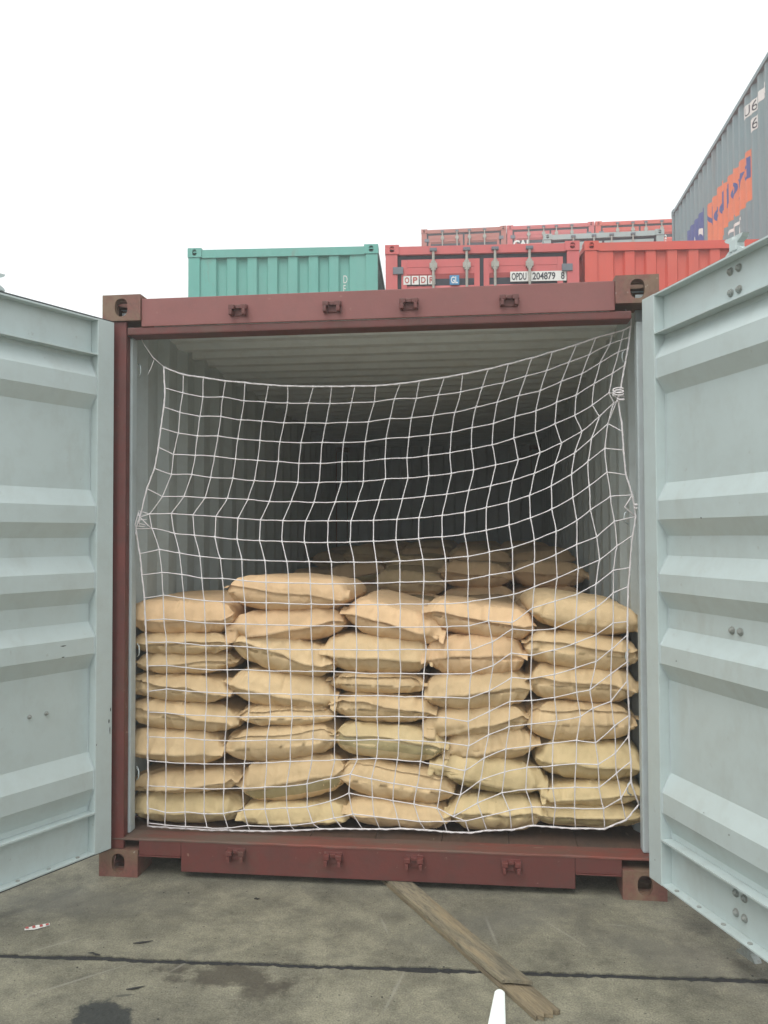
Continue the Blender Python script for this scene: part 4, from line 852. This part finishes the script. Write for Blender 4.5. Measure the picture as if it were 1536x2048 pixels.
# the loads behind the front row: the layers that show
protos = [sack_meshes(0.47, 0.17, 0.74, 200 + i, rnd.uniform(-0.1, 0.1), rnd.uniform(-0.1, 0.1), 0, ('kraft_tan', 'kraft_warm', 'kraft_warm')[i % 3], 1 if i == 1 else 0, 0.008, False) for i in range(6)]
ROWS = [(0.99, [1.18, 1.13, 1.13, 1.14, 1.16], 2), (1.77, [1.06, 1.10, 1.28, 1.34, 1.33], 2), (2.55, [1.10, 1.30, 1.36, 1.40, 1.38], 2), (3.33, [1.22, 1.40, 1.40, 1.42, 1.40], 2), (4.11, [1.34, 1.43, 1.44, 1.42, 1.44], 2), (4.89, [1.38, 1.44, 1.44, 1.46, 1.44], 2)]
POS = ['against the left wall', 'left of centre', 'at the centre', 'right of centre', 'against the right wall']
for k, (y0, tops, nlay) in enumerate(ROWS):
    for i, zt in enumerate(tops):
        for l in range(nlay):
            t = thing('paper_sack', 'x', 'sack', (0.33 + i * 0.447 + rnd.uniform(-0.02, 0.02), y0 + rnd.uniform(-0.03, 0.03), zt - 0.085 - l * 0.155 + rnd.uniform(-0.012, 0.012)), 0)
            t.rotation_euler = (rnd.uniform(-0.04, 0.04), rnd.uniform(-0.10, 0.10), rnd.uniform(-0.06, 0.06))
            if k == 0: t['label'] = 'paper sack directly behind the %s, %s' % (STACKS[i], ('its top layer', 'one layer down')[l])
            else: t['label'] = '%s paper sack in the %s row back %s, %s' % (('shaded', 'shaded', 'dim', 'dim', 'dark', 'dark')[k], ('', 'third', 'fourth', 'fifth', 'sixth', 'seventh')[k], POS[i], ('on top', 'second layer')[l])
            t['group'] = 'kraft paper sacks in the rows behind'
            b, f_, tp = protos[rnd.randrange(6)]
            link_obj('sack_body', b, t); link_obj('folded_mouth', f_, t)
            if tp: link_obj('packing_tape', tp, t)
# ------------------------------------------------------------------ plank, strip and litter on the ground
def along(p0, p1):
    d = Vector((p1[0] - p0[0], p1[1] - p0[1], 0)); return d.length, math.atan2(d.y, d.x)
P1 = (1.885, -0.880); P0 = (1.105, 0.40)
Lp, ang = along(P0, P1)
pl = thing('wooden_plank', 'weathered broken wooden plank lying on the concrete, one end under the container sill', 'plank', (P0[0], P0[1], 0), ang)
def plank_layer(x0, x1, hw, z0, z1, seed, endj=0.006, lift=0.0, skew=0.0, n=60):
    bm = bmesh.new(); rows = []
    for i in range(n + 1):
        t = i / n; x = x0 + (x1 - x0) * t
        j = 0.003 * noise.noise(Vector((x * 8, seed, 0))) + 0.0015 * noise.noise(Vector((x * 40, seed, 2)))
        z = lift * max(0, (t - 0.72) / 0.28) ** 2
        row = []
        for k in range(9):
            v = -1 + 2 * k / 8; yy = v * hw + (j if abs(v) > 0.9 else 0) * v
            sx = (skew * v if i == n else 0) + (endj * noise.noise(Vector((v * 3, seed, 9))) * (1 if i in (0, n) else 0))
            row.append(((x + sx), yy, z))
        rows.append(row)
    T = [[bm.verts.new((x, y, z1 + z + 0.0012 * noise.noise(Vector((x * 3, y * 60, seed))))) for x, y, z in r] for r in rows]
    B = [[bm.verts.new((x, y, z0 + z)) for x, y, z in r] for r in rows]
    for i in range(n):
        for k in range(8):
            bm.faces.new((T[i][k], T[i + 1][k], T[i + 1][k + 1], T[i][k + 1])); bm.faces.new((B[i][k + 1], B[i + 1][k + 1], B[i + 1][k], B[i][k]))
        for k in (0, 8): bm.faces.new((T[i][k], B[i][k], B[i + 1][k], T[i + 1][k]))
    for i in (0, n):
        for k in range(8): bm.faces.new((T[i][k], T[i][k + 1], B[i][k + 1], B[i][k]))
    bmesh.ops.recalc_face_normals(bm, faces=bm.faces)
    return bm
obj('plank_board', plank_layer(0, Lp, 0.046, 0.0015, 0.0150, 3, 0.02), M['wood_raw'], pl)
obj('split_top_layer', plank_layer(0.0, Lp - 0.17, 0.0440, 0.0155, 0.0270, 8, 0.003, 0.008, 0.030), M['wood'], pl)

bm = bmesh.new()          # narrow white strip with a rounded tip
Ls, as_ = along((1.739, -0.770), (1.704, -1.25))
pts = []
for i in range(13):
    a = PI / 2 + PI * i / 12; pts.append((0.017 * math.cos(a), 0.0165 * math.sin(a)))
out = [(p[0] + 0.0, p[1]) for p in pts] + [(Ls, -0.044), (Ls, 0.044)]
A = [bm.verts.new((x, y, 0.014)) for x, y in out]; B = [bm.verts.new((x, y, 0.001)) for x, y in out]
bm.faces.new(A); bm.faces.new(B[::-1])
for i in range(len(out)): bm.faces.new((A[i], B[i], B[(i + 1) % len(out)], A[(i + 1) % len(out)]))
bmesh.ops.recalc_face_normals(bm, faces=bm.faces)
bmesh.ops.bevel(bm, geom=[e for e in bm.edges if abs(e.verts[0].co.z - e.verts[1].co.z) < 1e-6], offset=0.004, segments=2, affect='EDGES')
st = obj('plastic_strip', bm, M['white_plastic'], None, (1.739, -0.770, 0), (0, 0, as_), smooth=False)
tag(st, 'narrow white plastic strip with a rounded tip on the concrete beside the plank', 'plastic strip')

lit = thing('striped_tape_scrap', 'small scrap of red and white striped tape lying on the concrete at left', 'tape scrap', (-0.015, -0.485, 0.002), R_(28))
bm = bmesh.new(); A = [bm.verts.new(p) for p in ((-0.045, -0.012, 0), (-0.01, -0.022, 0.001), (0.045, -0.006, 0), (0.043, 0.010, 0.002), (-0.008, 0.006, 0.003), (-0.046, 0.000, 0))]
bm.faces.new(A); r = bmesh.ops.extrude_face_region(bm, geom=bm.faces[:]); bmesh.ops.translate(bm, verts=[v for v in r['geom'] if isinstance(v, bmesh.types.BMVert)], vec=(0, 0, 0.0012)); bmesh.ops.recalc_face_normals(bm, faces=bm.faces)
obj('tape_backing', bm, M['white_mark'], lit)
for x in (-0.036, -0.012, 0.014, 0.036):
    bm = bmesh.new(); bm.faces.new([bm.verts.new(p) for p in ((x - 0.005, -0.011 if abs(x) > 0.03 else -0.015, 0.0050), (x + 0.006, -0.008 if x > 0.03 else -0.013, 0.0050), (x + 0.004, 0.004, 0.0055), (x - 0.007, 0.003, 0.0055))]); obj('red_stripe', bm, M['red_print'], lit)
rnd = random.Random(77)
for i, (x, y, l, rot, lab) in enumerate([(0.30, -0.66, 0.05, 2.9, 'short dark twig lying just above the slab joint on the left'), (0.44, -0.56, 0.07, 0.35, 'thin dark splinter of wood lying above the slab joint'), (0.76, -0.16, 0.022, 0.1, 'tiny dark wood chip on the concrete below the sill'), (0.54, -0.86, 0.06, 0.4, 'dark crumpled twig beside the black wet stain')]):
    bm = bmesh.new(); tube(bm, [(-l / 2, 0, 0.004), (-l / 6, 0.004 * (-1) ** i, 0.0055), (l / 6, -0.002, 0.005), (l / 2, 0.003, 0.004)], [0.0015, 0.0035, 0.003, 0.001], 6)
    tag(obj('twig', bm, M['litter_dark'], None, (x, y, 0), (0, 0, rot)), lab, 'twig', 'wood scraps on the concrete')
bm = bmesh.new()
for i in range(900):
    x = rnd.uniform(-1.2, 3.6); y = rnd.uniform(-1.6, 0.0); s = rnd.uniform(0.0006, 0.0022) * (1 if rnd.random() < 0.93 else 1.8)
    if 1.0 < x < 2.0 and abs((y - P0[1]) - (P1[1] - P0[1]) / (P1[0] - P0[0]) * (x - P0[0])) < 0.14: continue
    bmesh.ops.create_icosphere(bm, subdivisions=0 if False else 1, radius=s, matrix=Matrix.Translation((x, y, s * 0.5)) @ Matrix.Diagonal((1.3, 1, 0.6, 1)))
tag(obj('loose_grit', bm, M['litter_dark']), kind='stuff')

# ------------------------------------------------------------------ containers stacked behind
PR_SIDE = corr_profile(CL - 0.34, 0.278, 0.036, 0.070, 0.068)
PR_END = corr_profile(CW - 0.36, 0.262, 0.042, 0.115, 0.022)
bcache = {}
def box_container(name, label, loc, paint, front, frame=None, group='containers stacked in the yard', rod='rod', cam_at=None):
    """a closed container; front (facing the viewer) is 'end' or 'doors'"""
    root = thing(name, label, 'container', loc, 0, group); fr = frame or paint
    key = (paint, fr, front)
    if key not in bcache:
        parts = []
        def add(nm, bm, m, loc=None, scale=None):
            me = mesh_from_bm(nm, bm, m) if not isinstance(bm, bpy.types.Mesh) else bm
            parts.append((nm, me, loc, scale))
        ct = casting_mesh('corner_casting', M[fr], True); cb = casting_mesh('corner_casting', M[fr], False)
        for me, z in ((ct, CH - 0.118), (cb, 0)):
            for sx in (1, -1):
                for sy in (1, -1): add('corner_casting', me, None, (0 if sx > 0 else CW, 0 if sy > 0 else CL, z), (sx, sy, 1))
        for x0 in (0.006, CW - 0.156):
            for y0 in (0.010, CL - 0.140):
                bm = bmesh.new(); box(bm, x0, x0 + 0.15, y0, y0 + 0.13, 0.119, CH - 0.119, 0.004); add('corner_post', bm, M[fr])
        for y0 in (0.012, CL - 0.072):
            bm = bmesh.new(); box(bm, 0.179, CW - 0.179, y0, y0 + 0.06, CH - 0.125, CH - 0.022); add('top_end_rail', bm, M[paint])
            bm = bmesh.new(); box(bm, 0.179, CW - 0.179, y0, y0 + 0.06, 0.02, 0.15); add('bottom_end_rail', bm, M[fr])
        for x0 in (0.004, CW - 0.064):
            bm = bmesh.new(); box(bm, x0, x0 + 0.06, 0.163, CL - 0.163, CH - 0.085, CH - 0.022); add('top_side_rail', bm, M[paint])
            bm = bmesh.new(); box(bm, x0, x0 + 0.06, 0.163, CL - 0.163, 0.02, 0.16); add('bottom_side_rail', bm, M[fr])
        for sgn in (0, 1):
            bm = bmesh.new(); X = (lambda v: v) if sgn == 0 else (lambda v: CW - v)
            ribbon(bm, PR_SIDE, 0.161, CH - 0.086, lambda t, d, e: (X(0.022 + d), 0.17 + t, e)); add('side_wall', bm, M[paint])
        bm = bmesh.new(); ribbon(bm, corr_profile(CL - 0.2, 0.209, 0.02, 0.06, 0.045), 0.065, CW - 0.065, lambda t, d, e: (e, 0.1 + t, CH - 0.026 - d)); add('roof_panel', bm, M[paint])
        bm = bmesh.new(); box(bm, 0.065, CW - 0.065, 0.08, CL - 0.08, 0.13, 0.149); add('floor_panel', bm, M['dark'])
        bm = bmesh.new(); ribbon(bm, PR_END, 0.151, CH - 0.126, lambda t, d, e: (0.18 + t, CL - 0.03 - d, e)); add('end_wall', bm, M[paint])
        if front == 'end':
            bm = bmesh.new(); ribbon(bm, PR_END, 0.151, CH - 0.126, lambda t, d, e: (0.18 + t, 0.030 + d, e))
            box(bm, 0.157, 0.182, 0.030, 0.06, 0.151, CH - 0.126); box(bm, CW - 0.182, CW - 0.157, 0.030, 0.06, 0.151, CH - 0.126)
            add('end_wall', bm, M[paint])
        else:
            bm = bmesh.new(); box(bm, 0.157, CW - 0.157, 0.060, 0.085, 0.151, CH - 0.126); add('door_gasket', bm, M['gasket'])
            for s in (0, 1):
                x0, x1 = (0.205, 1.194) if s == 0 else (1.244, CW - 0.205)
                bm = bmesh.new()
                zt, zb = CH - 0.186, 0.185
                for q in ((x0, x0 + 0.07, zb, zt), (x1 - 0.07, x1, zb, zt)): box(bm, q[0], q[1], 0.028, 0.072, q[2], q[3], 0.003)
                box(bm, x0 + 0.071, x1 - 0.071, 0.028, 0.072, zt - 0.10, zt, 0.003); box(bm, x0 + 0.071, x1 - 0.071, 0.028, 0.072, zb, zb + 0.10, 0.003)
                pz = [(zb + 0.10, 0.032)]
                for c in (0.45, 1.03, 1.31, 1.60, 2.12): pz += [(c - 0.10, 0.032), (c - 0.04, 0.062), (c + 0.04, 0.062), (c + 0.10, 0.032)]
                pz += [(zt - 0.10, 0.032)]
                ribbon(bm, pz, x0 + 0.07, x1 - 0.07, lambda z, d, e: (e, d, z)); add('door_leaf', bm, M[paint])
                for xr in ((0.61, 1.03) if s == 0 else (1.385, 1.815)):
                    bm = bmesh.new(); cyl(bm, (xr, 0.002, 0.09), (xr, 0.002, CH - 0.06), 0.017, 10)
                    add('locking_rod', bm, M[rod])
                    for zg in (2.315, 1.6, 0.9, 0.3):
                        bm = bmesh.new(); box(bm, xr - 0.048, xr + 0.048, -0.012, 0.026, zg - 0.035, zg + 0.035, 0.006); box(bm, xr - 0.03, xr + 0.03, -0.010, 0.025, zg - 0.060, zg - 0.036, 0.004); box(bm, xr - 0.03, xr + 0.03, -0.010, 0.025, zg + 0.036, zg + 0.060, 0.004); add('rod_guide', bm, M[rod])
                    for zg in (CH - 0.075, 0.085):
                        bm = bmesh.new(); box(bm, xr - 0.045, xr + 0.045, -0.022, 0.011, zg - 0.020, zg + 0.020, 0.004); add('rod_keeper', bm, M['slate_dark'])
                xh = 0.16 if s == 0 else CW - 0.16
                for zg in (2.26, 1.6, 0.95, 0.35):
                    bm = bmesh.new(); box(bm, xh - 0.06, xh + 0.07, -0.006, 0.0275, zg - 0.045, zg + 0.045, 0.005); add('hinge', bm, M['slate_dark'])
        bcache[key] = parts
    for nm, me, lc, scl in bcache[key]:
        o = link_obj(nm, me, root, lc)
        if scl: o.scale = scl
    return root
T = CH + 0.004
Y1 = 6.56
# front row, two high
for x, y, pt, fr, front, labs in ((-1.99, 6.55, 'green_paint', None, 'end', ('green container at the foot of the left stack behind the open container', 'teal green container with white vertical letters, top of the near left stack')),
                               (0.525, 6.75, 'red_paint', None, 'doors', ('faded red container with grey locking rods, foot of the stack directly behind', 'faded red container showing its doors, grey rods and a white number plate')),
                               (3.02, 6.92, 'orange_red_paint', None, 'end', ('orange red container at the foot of the near right stack', 'bright orange red container with ribbed end wall, above the open right door'))):
    for k in range(2):
        c = box_container('shipping_container', labs[k], (x, y, k * T), pt, front, fr); c.rotation_euler.z = R_(3.5)
        if k == 1: 
            if x < -1: GREEN = c
            elif x < 2: REDD = c
            else: ORR = c
# grey container, third tier of the next row, seen over the red ones
for k in range(3):
    c = box_container('shipping_container', ('grey-green container, %s of the stack behind the near row' % ('foot', 'middle', '')[k]) if k < 2 else 'grey-green container end with header bars, seen just over the two red ones', (3.06, 13.75, k * T), 'grey_paint', 'doors')
# far row, four high
for i, (x, pt, lab) in enumerate(((0.085, 'brick_paint', 'dull brick container at far left of the distant top row'), (2.535, 'red_paint', 'distant red container with white letters on its left door, middle of the top row'), (5.00, 'orange_red_paint', 'distant orange red container with white code beside the tall slate container stack'))):
    for k in range(4):
        c = box_container('shipping_container', lab if k == 3 else '%s red container in the distant row, %s tier below the top one' % (('left', 'middle', 'right')[i], ('third', 'second', 'first')[k]), (x, 20.0, k * T - 0.03), pt, 'doors', group='containers in the distant row')
        if k == 3:
            if i == 1: FARM = c
            if i == 2: FARR = c
# slate blue stack on the right, seen along its side
for k in range(3):
    c = box_container('shipping_container', ('slate blue container, %s of the right-hand stack under the lettered one' % ('foot', 'second')[k]) if k < 2 else 'slate blue container with orange lettering panel, seen along its ribbed side at right', (5.46, 6.90, k * T + 0.03), 'slate_paint', 'end')
SLATE = c

# lettering -------------------------------------------------------
# flat on the doors of the red container
zc = lambda v: v
def on_front(root, x0, z0, y=-0.0145): return lambda u, v: (x0 + u, y, z0 + v)
def front_panel_fn(x0, z0, y): return lambda u, v: (x0 + u, y, z0 + v)
def surf_door(z):
    zt, zb = CH - 0.186, 0.185
    pz = [(zb + 0.10, 0.032)]
    for c in (0.45, 1.03, 1.31, 1.60, 2.12): pz += [(c - 0.10, 0.032), (c - 0.04, 0.062), (c + 0.04, 0.062), (c + 0.10, 0.032)]
    pz += [(zt - 0.10, 0.032), (zt, 0.028)]
    return min(0.030, prof_at(pz, z))
def sign(root, x0, z0, w_, h_, text, tm, pm=None, size=None, sx=0.7, y=0.024, pad=0.012):
    """a flat printed plate or plain letters standing just proud of the door"""
    if pm:
        bm = bmesh.new(); box(bm, x0, x0 + w_, y - 0.002, y, z0, z0 + h_); obj('marking_plate', bm, M[pm], root)
    bm = text_mesh(text, size or h_, sx, bold=0.0025)
    xs_ = [v.co.x for v in bm.verts]; ys_ = [v.co.y for v in bm.verts]; a, b, c, d = min(xs_), max(xs_), min(ys_), max(ys_)
    for v in bm.verts: v.co.x = (v.co.x - a) / (b - a) * (w_ - 2 * pad); v.co.y = (v.co.y - c) / (d - c) * (h_ - 2 * pad)
    return decal('lettering', bm, M[tm], root, lambda u, v: (x0 + pad + u, y - 0.004, z0 + pad + v))
PXM = 1.0
# OPDR / GL / number plate on the near red container's doors
for i, ch in enumerate('OPDR'):
    x0 = 0.231 + i * 0.104
    sign(REDD, x0, 2.085, 0.090, 0.112, ch, 'red_print', 'white_mark', 0.1, 0.6, 0.026, 0.017)
sign(REDD, 0.815, 2.075, 0.120, 0.120, 'GL', 'white_mark', 'blue_mark', 0.1, 0.6, 0.026, 0.016)
bm = bmesh.new(); box(bm, 1.575, 2.275, 0.0255, 0.0275, 2.100, 2.225); obj('marking_plate', bm, M['white_mark'], REDD)
sign(REDD, 1.582, 2.106, 0.205, 0.113, 'OPDU', 'black_mark', None, 0.1, 0.7, 0.0275, 0.010)
sign(REDD, 1.842, 2.106, 0.305, 0.113, '204879', 'black_mark', None, 0.1, 0.7, 0.0275, 0.010)
sign(REDD, 2.196, 2.106, 0.066, 0.113, '8', 'black_mark', None, 0.1, 0.7, 0.0275, 0.010)
# vertical code on the green end wall
def end_fn(u, v, x0, z0):
    x = x0 + u; return (x, 0.030 + prof_at(PR_END, x - 0.18) - 0.004, z0 + v)
ends = [0.18 + t for t, d in PR_END]
for i, ch in enumerate('DFSU'):
    bm = text_mesh(ch, 0.13, 0.62); ys_ = [v.co.y for v in bm.verts]; c0 = min(ys_)
    for v in bm.verts: v.co.y = (v.co.y - c0) * 1.12
    x0 = 1.985; z0 = 2.12 - i * 0.122
    decal('lettering', bm, M['white_mark'], GREEN, lambda u, v: end_fn(u, v, x0, z0), [b - x0 for b in ends])
# far row
bm = text_mesh('CAI', 0.30, 0.9, bold=0.012); decal('lettering', bm, M['white_mark'], FARM, lambda u, v: (0.17 + u, 0.022, 1.945 + v))
for ch, x0, z0 in (('U', 1.722, 2.01), ('2', 1.885, 2.01), ('2', 1.885, 1.85), ('G', 1.722, 1.85)):
    decal('lettering', text_mesh(ch, 0.17, 0.75, bold=0.006), M['white_mark'], FARR, lambda u, v: (x0 + u, 0.022, z0 + v))
# slate container's lettered side: u runs from far to near (towards the viewer)
SX, SY, SZ = SLATE.location
pbr = [t for t, d in PR_SIDE]
def side_decal(bm, m, y_far, z0, name='lettering', off=0.004):
    """y_far, z0 in world metres: left (far) lower corner of the lettering"""
    t0 = y_far - SY - 0.17
    return decal(name, bm, M[m], SLATE, lambda u, v: (0.022 + prof_at(PR_SIDE, min(max(t0 - u, 0), PR_SIDE[-1][0])) - off, 0.17 + t0 - u, z0 - SZ + v), [t0 - b for b in pbr if 0 < t0 - b < 6])
def fit(bm, w_, h_):
    xs_ = [v.co.x for v in bm.verts]; ys_ = [v.co.y for v in bm.verts]; a, b, c, d = min(xs_), max(xs_), min(ys_), max(ys_)
    for v in bm.verts: v.co.x = (v.co.x - a) / (b - a) * w_; v.co.y = (v.co.y - c) / (d - c) * h_
    return bm
side_decal(rect_bm(0.62, 0.74), 'orange_mark', 10.66, 6.22, 'orange_panel', 0.002)
side_decal(rect_bm(0.42, 0.86), 'orange_mark', 10.04, 6.14, 'orange_panel', 0.002)
side_decal(rect_bm(0.56, 0.70), 'orange_mark', 9.62, 6.24, 'orange_panel', 0.002)
side_decal(rect_bm(0.76, 0.72), 'orange_mark', 9.06, 6.20, 'orange_panel', 0.002)
side_decal(rect_bm(1.10, 0.92), 'navy_mark', 11.84, 6.10, 'blue_panel', 0.002)
side_decal(fit(text_mesh('Nedlloyd', 0.4, 1, bold=0.006), 2.18, 0.40), 'navy_mark', 10.62, 6.43)
side_decal(fit(text_mesh('P&O', 0.4, 1, bold=0.014), 0.90, 0.46), 'white_mark', 11.74, 6.30)
side_decal(fit(text_mesh('nCIT', 0.2, 1, bold=0.010), 0.92, 0.20), 'white_mark', 9.72, 5.91)
for y, z in ((8.30, 7.33), (8.30, 7.08), (8.60, 7.40)): side_decal(rect_bm(0.24, 0.18), 'white_mark', y, z, 'marking_plate', 0.003)
side_decal(rect_bm(0.28, 0.15), 'white_mark', 7.99, 7.34, 'marking_plate', 0.003)
for ch, y, z in (('6', 8.235, 7.35), ('6', 8.235, 7.10), ('U', 8.535, 7.42)): side_decal(fit(text_mesh(ch, 0.14, 0.7), 0.10, 0.14), 'black_mark', y, z, 'lettering', 0.0055)

# haze volume added to imitate milky lens glare and lift the shadows
HAZE = 0.008
if HAZE > 0:
    bm = bmesh.new(); box(bm, -200, 200, -200, 200, -1.3, 12.0)
    hm = bpy.data.materials.new('veil_haze'); hm.use_nodes = True; hn = hm.node_tree; hn.nodes.clear()
    pv = hn.nodes.new('ShaderNodeVolumePrincipled'); pv.inputs['Density'].default_value = HAZE; pv.inputs['Color'].default_value = (0.93, 0.95, 0.97, 1); pv.inputs['Anisotropy'].default_value = 0.2
    ho = hn.nodes.new('ShaderNodeOutputMaterial'); hn.links.new(pv.outputs[0], ho.inputs['Volume'])
    tag(obj('haze', bm, hm), kind='stuff')
